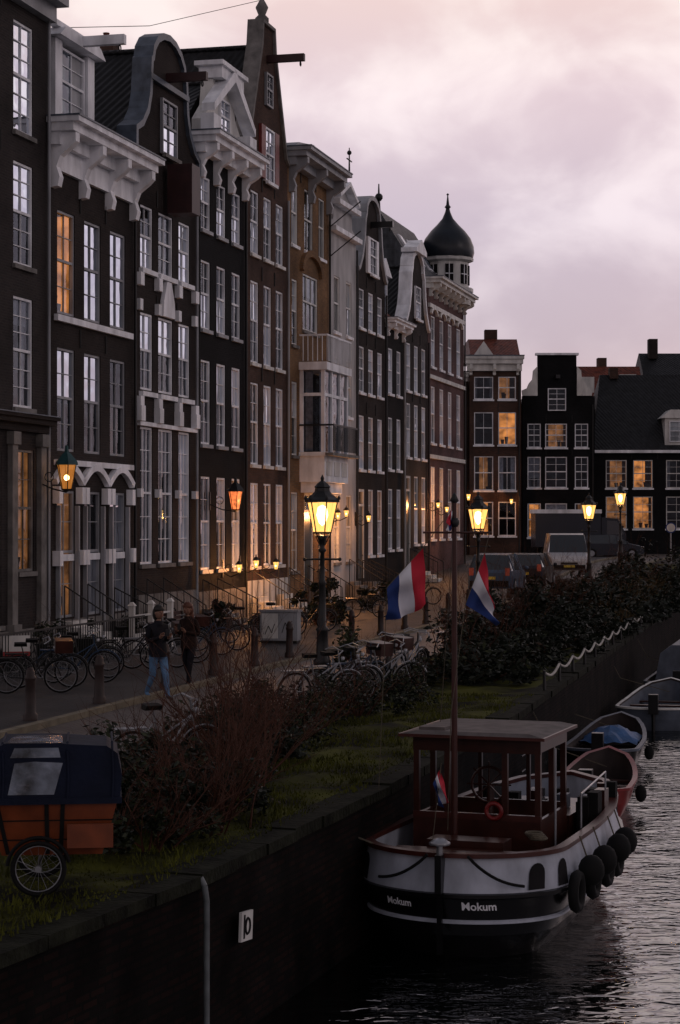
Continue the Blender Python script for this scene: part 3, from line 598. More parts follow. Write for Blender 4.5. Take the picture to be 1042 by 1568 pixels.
ob=bpy.data.objects.new('canal_water',me); bpy.context.scene.collection.objects.link(ob)
# ---------------------------------------------------------------- street lamps
def street_lamp(X,Y,e=55):
    z=gz(X,Y); b=B('street_lamp',Matrix.Translation((X,Y,z-.02))@Matrix.Rotation(R.uniform(0,.6),4,'Z'))
    b.p('post').lathe([(.0,0),(.24,0),(.24,.12),(.19,.16),(.17,.6),(.19,.66),(.13,.72),(.11,1.25),(.14,1.3),(.08,1.36),(.065,2.2),(.085,2.24),(.055,2.3),(.045,2.85),(.09,2.9),(.05,2.96),(.06,3.1),(.13,3.2),(.0,3.21)],(0,0,0),'iron',14)
    b.tube((-.36,0,2.72),(.36,0,2.72),.02,.02,'iron',6); b.ball((-.37,0,2.72),.04,'iron',8); b.ball((.37,0,2.72),.04,'iron',8)
    b.p('lantern_glass').lathe([(.175,3.27),(.31,3.88)],(0,0,0),'lantern',6,False)
    b.p('lantern_frame')
    for k in range(6):
        t=2*math.pi*k/6+math.pi/6; c,s=math.cos(t),math.sin(t)
        b.tube((.18*c,.18*s,3.25),(.318*c,.318*s,3.9),.014,.014,'iron',5)
        b.tube((.05*c,.05*s,3.0),(.17*c,.17*s,3.25),.012,.012,'iron',4); b.lathe([(.03,0),(.035,.04),(.0,.1)],(.35*c,.35*s,3.93),'iron',6)
    b.lathe([(.16,3.24),(.19,3.24),(.19,3.28),(.16,3.28)],(0,0,0),'iron',6,False)
    b.lathe([(.30,3.87),(.36,3.88),(.36,3.93),(.27,3.99),(.16,4.10),(.15,4.17),(.17,4.19),(.1,4.27),(.03,4.32),(.04,4.37),(.0,4.45)],(0,0,0),'iron',6,False)
    b.p('mantle').lathe([(.0,3.40),(.07,3.46),(.12,3.62),(.09,3.78),(0,3.83)],(0,0,0),'bulb',8)
    r=b.done(); light(r,(0,0,3.36),e,(1,.52,.2),.08)
street_lamp(-.36,40.5,80); street_lamp(4.3,62,75); street_lamp(11.0,88,70); street_lamp(15.2,108,70)
MT['bollardm']=basic('bollard_paint',(.022,.011,.009),.5,.4,5)
def bollard(X,Y):
    b=B('bollard',Matrix.Translation((X,Y,gz(X,Y)-.02)))
    b.p('post').lathe([(.13,0),(.13,.12),(.1,.16),(.085,.7),(.1,.74),(.1,.78),(.08,.8),(.08,.86),(.05,.93),(0,.95)],(0,0,0),'bollardm',10); b.done()
for u in(-19.5,-15.2,-11.8,-8.0,-4.6,-1.6,1.6,5,8.5,12,15.5,19,23,27,32,37):
    p_=W(u,6.4+R.uniform(-.05,.05)); bollard(p_.x,p_.y)
# ---------------------------------------------------------------- vegetation
MT['leafA']=basic('leaf_dark',(.009,.013,.007),.6,.4,4,spec=.25); MT['leafB']=basic('leaf_mid',(.026,.034,.014),.6,.4,4,spec=.25); MT['leafC']=basic('leaf_brown',(.04,.022,.012),.8,.4,4,spec=.2)
MT['twig']=basic('twig_bark',(.075,.030,.018),.8,.4,8,spec=.2); MT['reed']=basic('dry_reed',(.12,.085,.042),.9,.4,4,spec=.1)
MT['blade']=basic('grass_blade',(.065,.070,.012),.9,.75,1.5,spec=.1)
def mesh_obj(name,vs,fs,mi,mats):
    me=bpy.data.meshes.new(name); me.from_pydata(vs,[],fs)
    for k in mats: me.materials.append(MT[k])
    me.polygons.foreach_set('material_index',mi); o=bpy.data.objects.new(name,me); bpy.context.scene.collection.objects.link(o); return o
def seg(vs,fs,mi,m,a,b_,r0,r1):
    d=(b_-a)
    if d.length<1e-4: return
    d.normalize(); x=d.orthogonal().normalized(); y=d.cross(x); o=len(vs)
    for p,r in((a,r0),(b_,r1)):
        for k in range(3): t=2.094*k; vs.append(tuple(p+x*math.cos(t)*r+y*math.sin(t)*r))
    for k in range(3): fs.append((o+k,o+(k+1)%3,o+3+(k+1)%3,o+3+k)); mi.append(m)
def grow(vs,fs,mi,m,base,vec,r,lvl):
    n=4; p=base.copy(); L=vec.length/n; d=vec.normalized()
    for k in range(n):
        d=(d+Vector((R.gauss(0,.13),R.gauss(0,.13),R.gauss(0,.08)))).normalized(); q=p+d*L
        seg(vs,fs,mi,m,p,q,r*(1-k/n*.75),r*(1-(k+1)/n*.75))
        if lvl>0:
            for _ in range(2):
                if R.random()<.75:
                    dd=(d+Vector((R.gauss(0,.6),R.gauss(0,.6),R.uniform(-.1,.6)))).normalized(); grow(vs,fs,mi,m,q,dd*L*R.uniform(.8,2.0),r*.5*(1-k/n*.5),lvl-1)
        p=q
def shrub(X,Y,rx,ry,rz,n,leaf=.06,mats=('leafA','leafB','leafC'),wt=(.62,.26,.12),name='shrub',tw=14):
    z0=gz(X,Y); vs=[];fs=[];mi=[]
    cl=[]
    for k in range(int(10+rx*ry*7)):
        a=R.uniform(0,6.283); q=math.sqrt(R.random())*1.15; hh_=R.uniform(.15,1)*math.sqrt(max(.05,1-q*q*.7))
        cl.append((q*rx*math.cos(a),q*ry*math.sin(a),rz*hh_*R.uniform(.45,1.2),R.uniform(.12,.36)*min(1.6,max(rx,.7)),R.random()))
    for i in range(n):
        c=R.choice(cl); d=Vector((R.gauss(0,1),R.gauss(0,1),R.gauss(0,1))).normalized()*c[3]*R.random()**.4*R.choice((1,1,1,1.35))
        p=Vector((X+c[0],Y+c[1],z0+max(.03,c[2])))+d
        if p.z<z0+.02: p.z=z0+R.uniform(.02,.3)
        s=leaf*R.uniform(.5,1.5); a=Vector((R.gauss(0,1),R.gauss(0,1),R.gauss(0,.6))).normalized(); bb=a.orthogonal().normalized(); bb=Matrix.Rotation(R.uniform(0,6.28),3,a)@bb
        o=len(vs); vs+=[tuple(p-a*s),tuple(p+bb*s*.4),tuple(p+a*s),tuple(p-bb*s*.4)]; fs.append((o,o+1,o+2,o+3))
        r=R.random()*.6+c[4]*.4; mi.append(0 if r<wt[0] else 1 if r<wt[0]+wt[1] else 2)
    mats=list(mats)+['twig']
    for k in range(tw):
        c=R.choice(cl); grow(vs,fs,mi,3,Vector((X+c[0]*.4,Y+c[1]*.4,z0)),Vector((c[0]*.5,c[1]*.5,max(.3,c[2])*1.4)),.011,1)
    return mesh_obj(name,vs,fs,mi,mats)
def bare(X,Y,n,hh_,spread,name='bare_shrub'):
    z0=gz(X,Y); vs=[];fs=[];mi=[]
    for k in range(n):
        a=R.uniform(0,6.283); q=R.random()*spread*.4
        grow(vs,fs,mi,0,Vector((X+q*math.cos(a),Y+q*math.sin(a),z0)),Vector((spread*R.uniform(.1,.9)*math.cos(a),spread*R.uniform(.1,.9)*math.sin(a),hh_*R.uniform(.45,1))),.014,2)
    return mesh_obj(name,vs,fs,mi,['twig'])
def V(u,v): p=W(u,v); return p.x,p.y
for u,v,rx,rz,n in((-27.9,12.7,.65,1.05,3000),(-26.6,12.3,.8,1.15,3400),(-26.9,13.1,.5,.6,1500),(-25.2,11.9,.9,1.0,3000),(-25.0,12.9,.7,.7,2000),(-23.4,11.8,.9,.95,2800),(-21.6,11.6,.9,.9,2600),(-19.6,11.4,.9,.8,2400),(-17.8,11.2,1.0,.7,2600),(-15.5,11.2,1.1,.85,2800),(-13.0,11.4,1.0,.8,2400),(-9.8,12.2,.8,.7,1600)):
    x,y=V(u,v); shrub(x,y,rx,rx,rz,n,.045)
for u,v,n,hh_,sp in((-27.6,12.9,18,1.0,.9),(-26.2,13.2,26,1.0,1.2),(-25.3,12.6,26,1.2,1.3),(-23.8,12.6,26,1.3,1.4),(-22.2,12.3,24,2.1,1.0),(-21.0,11.9,20,1.9,1.2),(-20.2,11.6,16,1.2,1.1),(-18.3,11.6,14,1.0,1.2),(-15.6,11.5,14,1.1,1.2),(-13,11.7,12,1.1,1.0)):
    x,y=V(u,v); bare(x,y,n,hh_,sp)
for u,v,rx,rz,n in((-5.0,12.3,1.2,1.1,3000),(-2.7,12.2,1.2,1.8,3600),(-.3,12.3,1.2,1.3,3000),(1.8,12.0,1.4,2.1,3800),(4.6,12.3,1.3,1.5,3200),(7.0,12,1.5,2.1,3800),(10.6,12.2,1.5,1.4,3000),(14,12,1.7,2.0,3400),(18,12.1,1.8,1.5,3000),(23,12,1.9,2.0,3200),(28,12,1.9,1.7,3000),(34,12,2.0,1.9,2800),(40,12,2.0,1.3,2400),(46,11.8,1.8,1.5,2200)):
    x,y=V(u,v); shrub(x,y,rx,rx,rz,n,.075 if u<12 else .11,wt=(.84,.10,.06),tw=22)
for u,v,n,hh_,sp in((-4,11.8,12,2.1,1.0),(-.5,11.8,14,2.5,1.2),(3.4,11.7,14,2.4,1.3),(-8.3,10.9,6,1.4,.6),(6,11.8,10,2.6,1.2),(9.5,11.8,14,2.3,1.4),(12,11.6,9,2.2,1.4),(17,11.8,12,2.4,1.4),(24,11.6,10,2.4,1.4),(31,11.6,12,2.6,1.6),(37,11.6,12,2.4,1.6)):
    x,y=V(u,v); bare(x,y,n,hh_,sp)
x,y=V(-9.0,10.7); shrub(x,y,.35,.35,1.35,1500,.06,name='conifer_sapling',wt=(.4,.55,.05))
for u,v,r,z in((16.8,3.2,.8,1.9),(18.6,3.0,.7,1.6),(10.4,1.2,.5,1.2),(12.3,1.2,.6,1.0),(28.6,2.5,.6,1.6),(35,2.2,.6,1.3),(4.4,1.0,.4,.9)):
    x,y=V(u,v); shrub(x,y,r,r,z,1500,.07,name='potted_shrub')
def blades(name,us_,n,hgt,v0,q,mat='blade'):
    vs=[];fs=[];mi=[]
    for i in range(n):
        u=R.uniform(*us_); v=R.uniform(v0,qf(u)+q); p=W(u,v,h(u)); a=R.uniform(0,6.28); w=.010+.004*R.random(); d=Vector((math.cos(a),math.sin(a),0)); k=.5+.5*math.sin(u*1.7+math.sin(v*2.3)*2)
        l=hgt*R.uniform(.4,1.2)*(.45+k); le=Vector((R.gauss(0,.35),R.gauss(0,.35),1))*l
        o=len(vs); vs+=[tuple(p-d*w),tuple(p+d*w),tuple(p+le)]; fs.append((o,o+1,o+2)); mi.append(0)
    return mesh_obj(name,vs,fs,mi,[mat])
blades('grass',(-36,-8),26000,.065,10.0,-.2)
blades('reeds',(14,34),3000,1.0,12.2,-.4,'reed')
# ---------------------------------------------------------------- bicycles
MT['bikeblack']=basic('bike_black',(.012,.012,.013),.35,.2,5); MT['bikegrey']=basic('bike_silver',(.30,.31,.33),.3,.2,5,metal=.5); MT['bikeblue']=basic('bike_blue',(.02,.045,.09),.35,.2,5); MT['rubber']=basic('rubber',(.008,.008,.008),.8,.2,5,spec=.2); MT['cabwood']=basic('cabin_wood',(.04,.011,.007),.3,.35,5)
def bicycle(X,Y,ang,col='bikeblack',lean=.12,z=None):
    b=B('bicycle',Matrix.Translation((X,Y,(gz(X,Y) if z is None else z)))@Matrix.Rotation(ang,4,'Z')@Matrix.Rotation(lean,4,'X'))
    for n_,x in(('rear_wheel',0),('front_wheel',1.08)):
        b.p(n_).torus((x,0,.35),.33,.019,'rubber','y',26,5); b.torus((x,0,.35),.305,.006,'bikegrey','y',26,4)
        for k in range(12): t=math.pi*2*k/12; b.tube((x,0,.35),(x+.31*math.cos(t),0,.35+.31*math.sin(t)),.002,.002,'bikegrey',3,False)
        b.torus((x,0,.35),.37,.014,col,'y',26,4,.4,.35)
    b.p('frame'); bb=(.45,0,.3); hd=(.88,0,.86); st=(.33,0,.82)
    for p,q,r in(((0,0,.35),bb,.012),((0,0,.35),st,.011),(bb,st,.016),(bb,hd,.018),((.37,0,.55),hd,.014),(hd,(1.08,0,.35),.014),(st,(.29,0,.97),.013),(hd,(.85,0,1.08),.013)): b.tube(p,q,r,r,col,6)
    b.path([(.72,.29,1.06),(.84,.22,1.12),(.86,0,1.1),(.84,-.22,1.12),(.72,-.29,1.06)],.012,'bikegrey',6)
    b.p('saddle').taper(.27,0,.97,1.04,.13,.05,.12,.09,'rubber'); b.p('carrier').box(-.28,.2,-.06,.06,.72,.74,col); b.tube((-.2,.05,.72),(0,.05,.35),.006,.006,col,4)
    b.p('crank').torus((.45,.04,.3),.09,.008,'bikegrey','y',14,4); b.tube((.45,.06,.3),(.52,.08,.15),.01,.01,'bikegrey',4); b.tube((.45,-.06,.3),(.38,-.08,.45),.01,.01,'bikegrey',4)
    b.p('lamp').lathe([(.03,0),(.04,.06),(0,.07)],(.95,0,.9),'bikegrey',8)
    if R.random()<.3: b.p('crate').box(.95,1.3,-.2,.2,.85,1.1,'cabwood')
    b.done()
for u,v,a,c in((-12.2,10.3,.3,'bikegrey'),(-11.6,10.5,.5,'bikeblack'),(-11.0,10.4,.45,'bikegrey'),(-10.2,10.6,.7,'bikeblue'),(-9.6,10.9,.35,'bikegrey'),(-8.4,10.8,1.1,'bikeblack'),(-7.4,11.0,1.5,'bikegrey'),(-6.4,11.0,1.2,'bikegrey'),(-5.6,10.7,1.0,'bikeblack'),(-22.6,10.9,.6,'bikegrey'),
    (-4.0,3.6,.2,'bikeblack'),(-3.2,3.9,.4,'bikegrey'),(-1.5,3.8,.2,'bikeblack'),(-.2,3.5,.5,'bikeblack'),(1.5,3.5,.3,'bikeblue'),(3.3,3.4,.2,'bikeblack'),(6.8,3.2,.5,'bikeblack'),(10,3.2,.3,'bikeblack'),(13,3.4,.3,'bikeblack'),(22,3.1,.4,'bikeblack'),(-6.5,3.4,.3,'bikeblack'),(-7.6,3.7,.1,'bikeblue'),(-9,3.5,.3,'bikeblack'),(-10.3,3.8,.2,'bikeblack'),(26,3,.3,'bikeblack'),(32,3,.3,'bikeblack'),
    (1,10.4,1.2,'bikegrey'),(4,10.3,1.1,'bikeblack'),(12,10.5,1.3,'bikeblack'),(15,10.3,1.2,'bikegrey'),(17,10.2,1.4,'bikegrey'),(19.5,10.2,1.0,'bikeblue'),(26,10.3,1.2,'bikegrey'),(30,10.3,1.2,'bikeblack'),(33,10.4,.9,'bikegrey')):
    x,y=V(u,v); bicycle(x,y,a+R.uniform(-.15,.15),c)
b=B('iron_fence',ST)
for u in[ -9+.16*k for k in range(70)]: b.p('bars').tube((u,-2.3,0),(u,-2.3,1.0),.012,.012,'iron',4,False)
b.p('rails').box(-9,2.1,-2.33,-2.27,.97,1.01,'iron'); b.box(-9,2.1,-2.33,-2.27,.12,.15,'iron'); b.done()
b=B('white_garden_gate',ST@Matrix.Translation((3.5,-2.0,0)))
b.p('posts')
for x in(-1.5,0,1.6): b.box(x-.07,x+.07,-.07,.07,0,1.25,'cream'); b.taper(x,0,1.25,1.35,.1,.1,.03,.03,'cream')
for x0,x1 in((-1.42,-.08),(.08,1.52)): b.p('panels').box(x0,x1,-.03,.03,.1,.5,'cream'); b.box(x0,x1,-.03,.03,.95,1.0,'cream')
b.done()
b=B('electrical_cabinet',Matrix.Translation((-1.7,57,0))@Matrix.Rotation(-A,4,'Z')); b.p('cabinet').box(-.55,.55,-.2,.2,.08,.9,'greyp'); b.box(-.59,.59,-.24,.24,.9,.96,'greyp'); b.box(-.53,.53,-.18,.18,0,.08,'iron'); b.p('doors').box(-.5,-.02,-.215,-.203,.14,.85,'cream'); b.box(.02,.5,-.215,-.203,.14,.85,'greyp'); b.path([(.1,-.22,.3),(.2,-.22,.6),(.3,-.22,.35),(.4,-.22,.65)],.012,'iron',4); b.path([(-.4,-.22,.25),(-.3,-.22,.5),(-.2,-.22,.3),(-.12,-.22,.55)],.012,'iron',4); b.done()
for u,v in((-5,1.6),(-2.5,1.6),(-.3,1.7),(12.5,2.6),(21.6,2.3)):
    b=B('planter_box',ST@Matrix.Translation((u,-v,0))); b.p('box').taper(0,0,0,.5,.38,.2,.45,.25,'darkpaint'); b.box(-.47,.47,-.27,.27,.5,.54,'darkpaint'); b.done()
    x,y=V(u,v); shrub(x,y,.4,.3,1.0,700,.06,name='potted_shrub',tw=6)
b=B('street_bench',ST@Matrix.Translation((6.4,-1.9,0)))
for k in range(3): b.p('seat').box(-.8,.8,-.2+.14*k,-.09+.14*k,.43,.46,'cabwood'); b.p('backrest').box(-.8,.8,.24,.27,.55+.13*k,.65+.13*k,'cabwood')
for x in(-.7,.7): b.p('legs').box(x-.03,x+.03,-.2,.23,0,.42,'iron'); b.box(x-.03,x+.03,.2,.235,.42,.9,'iron')
b.done()
b=B('cafe_sign_board',Matrix.Translation((-7.15,44,0))@Matrix.Rotation(.25,4,'Z'))
MT['signred']=basic('sign_red',(.30,.03,.03),.5); b.p('board').box(-.3,.3,-.02,.02,.5,.95,'cream'); b.box(-.3,.3,-.024,-.021,.5,.6,'signred'); b.p('legs').tube((-.28,0,.5),(-.28,0,0),.02,.02,'iron'); b.tube((.28,0,.5),(.28,0,0),.02,.02,'iron'); b.done()
# ---------------------------------------------------------------- cars
MT['carwhite']=basic('car_paint_silver',(.50,.51,.53),.25,.08,1); MT['carblue']=basic('car_paint_blue',(.06,.10,.16),.22,.08,1); MT['cardark']=basic('car_paint_dark',(.015,.018,.028),.22,.08,1)
MT['carglass']=basic('car_glass',(.02,.025,.03),.06,.1,1,spec=.9); MT['taill']=emis('tail_light',(1,.05,.02),.08); MT['plate']=basic('number_plate',(.6,.45,.06),.5); MT['headl']=basic('headlight_lens',(.6,.6,.62),.1,.1,1)
def car(name,X,Y,ang,paint,L=4.3,wd=.88,Hh=1.45,van=False,z=None):
    b=B(name,Matrix.Translation((X,Y,(gz(X,Y)-.1 if z is None else z)))@Matrix.Rotation(ang,4,'Z'))   # +x = front
    if van: S=[(-L/2,.35,.95,1.0,.80,.74),(-L/2+.08,.25,1.0,Hh-.08,.86,.72),(-L/2+.35,.22,1.0,Hh,.88,.74),(.1,.2,1.0,Hh+.02,.9,.75),(.75,.2,1.0,Hh-.05,.9,.74),(1.45,.2,1.0,1.06,.9,.84),(L/2-.25,.22,.85,.9,.84,.76),(L/2,.3,.6,.66,.74,.68)]
    else: S=[(-L/2,.35,.82,.86,.76,.70),(-L/2+.1,.25,.92,.98,.84,.74),(-L/2+.55,.22,.95,Hh-.05,.87,.64),(-.1,.2,.94,Hh,.88,.64),(.35,.2,.93,Hh-.04,.88,.64),(1.1,.2,.92,.98,.87,.80),(L/2-.3,.22,.78,.82,.82,.72),(L/2,.3,.55,.62,.72,.64)]
    k=wd/.88
    b.p('body')
    rings=[[(x,-wb*k,zb),(x,-wb*k,zm),(x,-wt*k,zt),(x,wt*k,zt),(x,wb*k,zm),(x,wb*k,zb)] for x,zb,zm,zt,wb,wt in S]
    for i in range(len(rings)-1):
        a,c=rings[i],rings[i+1]
        for j in range(6):
            jj=(j+1)%6; mt=paint
            if 1<=i<5 and j in(1,3): mt='carglass'
            if j==2 and ((i==4) or (i==1 and not van)): mt='carglass'
            b.add([a[j],a[jj],c[jj],c[j]],[(0,1,2,3)],mt)
    b.add(rings[0],[tuple(range(6))],paint); b.add(rings[-1],[tuple(range(6))],paint)
    if van: b.p('rear_window').quad((-L/2+.02,-.66,1.06),(-L/2+.02,.66,1.06),(-L/2+.06,.62,Hh-.2),(-L/2+.06,-.62,Hh-.2),'carglass')
    b.p('pillars')
    for s in(-1,1):
        for i in(2,3,4):
            x,zb,zm,zt,wb,wt=S[i]; b.tube((x,s*wb*k*1.002,zm),(x-.03,s*wt*k*1.01,zt),.035,.03,paint,5)
    b.p('wheels')
    for x in(-L/2+.8,L/2-.82):
        for s in(-1,1):
            b.tube((x,s*(wd-.16),.32),(x,s*(wd+.015),.32),.32,.32,'rubber',18); b.tube((x,s*(wd+.01),.32),(x,s*(wd+.03),.32),.2,.18,'bikegrey',12)
    b.p('lights')
    for s in(-1,1):
        b.box(L/2-.2,L/2-.02,s*.62*k-.14,s*.62*k+.14,.62,.76,'headl'); b.box(-L/2-.01,-L/2+.08,s*.7*k-.09,s*.7*k+.09,.75,1.05 if not van else 1.35,'taill')
        b.ball((.95,s*(wd+.1),1.0),.09,paint,8,(.7,1,.8))
    b.p('bumpers').box(L/2-.1,L/2+.04,-.7*k,.7*k,.3,.48,'rubber'); b.box(-L/2-.05,-L/2+.1,-.75*k,.75*k,.32,.55,'rubber'); b.p('plates').box(L/2+.041,L/2+.05,-.26,.26,.36,.47,'plate'); b.box(-L/2-.07,-L/2-.051,-.26,.26,.6,.71,'plate')
    b.box(L/2-.03,L/2+.02,-.4,.4,.5,.6,'blackpaint'); b.done()
dirn=math.atan2(-math.cos(A),-math.sin(A))   # facing down the street, toward the viewer
car('parked_minivan',11.0,97,dirn+.2,'carwhite',4.6,.95,1.95,True,z=.95)
car('parked_car',6.35,80,dirn+math.pi,'carblue',4.2,.9,1.6,z=.62); car('parked_car',8.4,88,dirn+math.pi,'cardark',4.2,.88,1.5,z=.6)
car('parked_car',17.0,126,.1,'cardark',4.2,.88,1.5,z=1.18)
b=B('delivery_truck',Matrix.Translation((14.5,128,1.18))@Matrix.Rotation(.05,4,'Z'))
b.p('cargo_box').box(-2.1,2.1,-1.0,1.0,.7,2.85,'cardark'); b.box(-2.15,2.15,-1.05,1.05,2.85,3.1,'white'); b.p('cab').prism([(2.15,.5),(3.7,.5),(3.75,1.5),(3.2,2.5),(2.15,2.6)],-.95,.95,'cardark'); b.p('cab_window').prism([(2.5,1.5),(3.6,1.5),(3.15,2.35),(2.5,2.4)],-.96,-.955,'carglass')
b.p('wheels')
for x in(-1.3,2.9):
    for y in(-.95,.7): b.tube((x,y,.42),(x,y+.25,.42),.42,.42,'rubber',16)
b.done()
# ---------------------------------------------------------------- cargo tricycle
MT['woodorange']=basic('varnished_wood',(.17,.038,.011),.4,.35,4); MT['canvas']=basic('blue_canvas',(.006,.010,.026),.7,.3,3,.4,10,spec=.2); MT['clearpvc']=basic('pvc_window',(.16,.19,.24),.10,.9,3.5,.9,4,spec=.9)
b=B('cargo_bike',Matrix.Translation((-2.70,18.75,.02))@Matrix.Rotation(.12,4,'Z'))
b.p('box')
for s in(-.42,.42):
    b.add([(-.46,s*.8,.36),(.46,s*.8,.36),(.6,s,.86),(-.62,s,.86)],[(0,1,2,3)],'woodorange')
    f=lambda z:(z-.36)/.5
    for z0,z1 in((.5,.512),(.68,.692)):
        b.add([(-.46-.16*f(z0),s*(.8+.2*f(z0))*1.02,z0),(.46+.14*f(z0),s*(.8+.2*f(z0))*1.02,z0),(.46+.14*f(z1),s*(.8+.2*f(z1))*1.02,z1),(-.46-.16*f(z1),s*(.8+.2*f(z1))*1.02,z1)],[(0,1,2,3)],'rubber')
    for x in(-.5,-.05,.1): b.add([(x*.8-.02,s*.83,.37),(x*.8+.02,s*.83,.37),(x+.02,s*1.03,.85),(x-.02,s*1.03,.85)],[(0,1,2,3)],'rubber')
b.quad((.46,-.336,.36),(.46,.336,.36),(.6,.42,.86),(.6,-.42,.86),'woodorange'); b.quad((-.46,-.336,.36),(-.46,.336,.36),(-.62,.42,.86),(-.62,-.42,.86),'woodorange'); b.quad((-.46,-.336,.36),(.46,-.336,.36),(.46,.336,.36),(-.46,.336,.36),'woodorange')
b.box(.14,.56,-.48,-.44,.44,.66,'woodorange')
b.p('canopy').prism([(-.64,.86),(.62,.86),(.64,1.1),(.60,1.3),(.5,1.37),(.0,1.40),(-.44,1.40),(-.58,1.3),(-.66,1.1)],-.44,.44,'canvas'); b.box(-.66,.64,-.455,.455,.84,.9,'canvas')
b.p('canopy_window').add([(-.40,-.446,.93),(.02,-.446,.93),(.06,-.446,1.08),(.1,-.446,1.22),(-.16,-.446,1.235),(-.34,-.446,1.22)],[(0,1,2,3,4,5)],'clearpvc')
b.add([(-.38,-.446,1.27),(.08,-.446,1.27),(.06,-.446,1.36),(-.34,-.446,1.36)],[(0,1,2,3)],'clearpvc')
b.quad((-.42,-.42,1.404),(.1,-.42,1.401),(.08,.25,1.401),(-.36,.25,1.404),'clearpvc')
b.p('canopy_ribs')
for x in(-.45,.14,.55): b.path([(x,-.447,.88),(x+.01,-.45,1.1),(x,-.447,1.33),(x,-.38,1.4),(x,.38,1.41)],.012,'canvas',5)
b.p('wheels')
for x,y in((-.12,-.5),(-.12,.5)):
    b.torus((x,y,.26),.235,.022,'rubber','y',28,6); b.torus((x,y,.26),.208,.006,'bikegrey','y',28,4); b.tube((x,y-.04,.26),(x,y+.04,.26),.03,.03,'bikegrey',8)
    for k in range(16): t=math.pi*k/8; b.tube((x,y,.26),(x+.21*math.cos(t),y,.26+.21*math.sin(t)),.0015,.0015,'bikegrey',3,False)
    b.torus((x,y,.26),.285,.018,'rubber','y',20,4,.45,.2)
b.torus((-1.35,0,.33),.31,.02,'rubber','y',28,6); b.torus((-1.35,0,.33),.28,.01,'bikegrey','y',28,4)
for k in range(16): t=math.pi*k/8; b.tube((-1.35,0,.33),(-1.35+.28*math.cos(t),0,.33+.28*math.sin(t)),.0022,.0022,'bikegrey',3,False)
b.p('frame'); b.path([(-1.35,0,.33),(-1.0,0,.33),(-.5,0,.42)],.022,'blackpaint',8); b.path([(-1.35,0,.33),(-1.15,0,.75),(-.95,0,.32)],.015,'blackpaint',8); b.tube((-1.15,0,.75),(-1.19,0,.95),.015,.015,'blackpaint',8); b.taper(-1.2,0,.95,1.02,.14,.06,.12,.1,'rubber')
b.path([(-.6,-.35,.9),(-.8,-.3,1.08),(-.8,.3,1.08),(-.6,.35,.9)],.015,'blackpaint',8); b.p('axle').tube((-.12,-.5,.26),(-.12,.5,.26),.015,.015,'blackpaint',8); b.done()
# ---------------------------------------------------------------- boats
MT['hullblack']=basic('hull_black',(.006,.006,.007),.25,.3,2,spec=.3); MT['hullwhite']=basic('hull_white',(.44,.47,.54),.4,.35,2.5,.1,10,zsc=.5); MT['caprail']=basic('varnished_caprail',(.06,.014,.010),.35,.3,4)
MT['deck']=basic('boat_deck',(.03,.02,.018),.7,.3,4); MT['roofpaint']=basic('cabin_roof_paint',(.11,.095,.09),.7,.35,4,spec=.2); MT['boatgrey']=basic('boat_grey',(.085,.10,.13),.5,.3,3); MT['boatred']=basic('boat_red',(.20,.016,.016),.4,.3,3); MT['tarp']=basic('blue_tarp',(.02,.09,.24),.6,.3,3,.5,6)
MT['rope']=basic('rope',(.10,.085,.06),.9,.3,20); MT['mastwood']=basic('mast_wood',(.05,.014,.010),.35,.25,6); MT['fred']=basic('flag_red',(.48,.015,.035),.8,.1,3); MT['fwhite']=basic('flag_white',(.72,.72,.76),.8,.1,3); MT['fblue']=basic('flag_blue',(.012,.035,.16),.8,.1,3)
def outline(L,wb,sr,n=14,m=10):
    right=[(sr-sr*math.cos(math.pi/2*k/n),-wb*math.sin(math.pi/2*k/n)) for k in range(n+1)]
    bow=[(sr+(L-sr)*k/m,-wb*math.sqrt(max(0,1-(k/m)**3.2))) for k in range(1,m+1)]
    r=right+bow; l=[(x,-y) for x,y in reversed(r[1:-1])]
    return r+l
def inset(P,d):
    n=len(P); out=[]
    for i in range(n):
        a=Vector(P[i-1]); c=Vector(P[(i+1)%n]); t=(c-a).normalized(); nn=Vector((t.y,-t.x)); out.append(tuple(Vector(P[i])-nn*d))
    return out
def hull(b,O_,layers,sheer=.25,L=8):
    n=len(O_); prev=None
    for z,d,mt in layers:
        ring=[(x,y,z+sheer*(max(0,(x/L-.4))**2)*(2 if z>.3 else 0)) for x,y in inset(O_,d)]
        if prev: b.add(prev+ring,[(i,(i+1)%n,n+(i+1)%n,n+i) for i in range(n)],mt,True)
        prev=ring
    return prev
TH=rad(19.5)
BM=Matrix.Translation((1.20,24.0,-1.85))@Matrix.Rotation(math.pi/2-TH,4,'Z')
b=B('canal_boat',BM); BL=7.2; BW=1.36; O_=outline(BL,BW,1.2)
b.p('hull'); hull(b,O_,[(-.4,.75,None),(0,.42,'hullblack'),(.3,.2,'hullblack'),(.47,.12,'hullblack')],L=BL)
hull(b,O_,[(.47,.12,None),(.46,.085,'hullwhite'),(.49,.08,'hullwhite'),(.505,.11,'hullwhite')],L=BL)
hull(b,O_,[(.505,.11,None),(.66,.06,'hullblack'),(.76,.03,'hullblack'),(.79,-.03,'hullblack'),(.83,-.03,'hullblack'),(.84,.02,'hullblack')],L=BL)
b.p('bulwark'); hull(b,O_,[(.84,.02,None),(1.26,.10,'hullwhite'),],L=BL); hull(b,O_,[(1.26,.15,None),(.8,.1,'hullwhite')],L=BL)
b.p('cap_rail'); hull(b,O_,[(1.255,.16,None),(1.255,.05,'caprail'),(1.31,.05,'caprail'),(1.31,.17,'caprail'),(1.255,.17,'caprail')],L=BL)
dk=inset(O_,.1); b.p('deck').add([(x,y,.86) for x,y in dk],[tuple(range(len(dk)))],'deck')
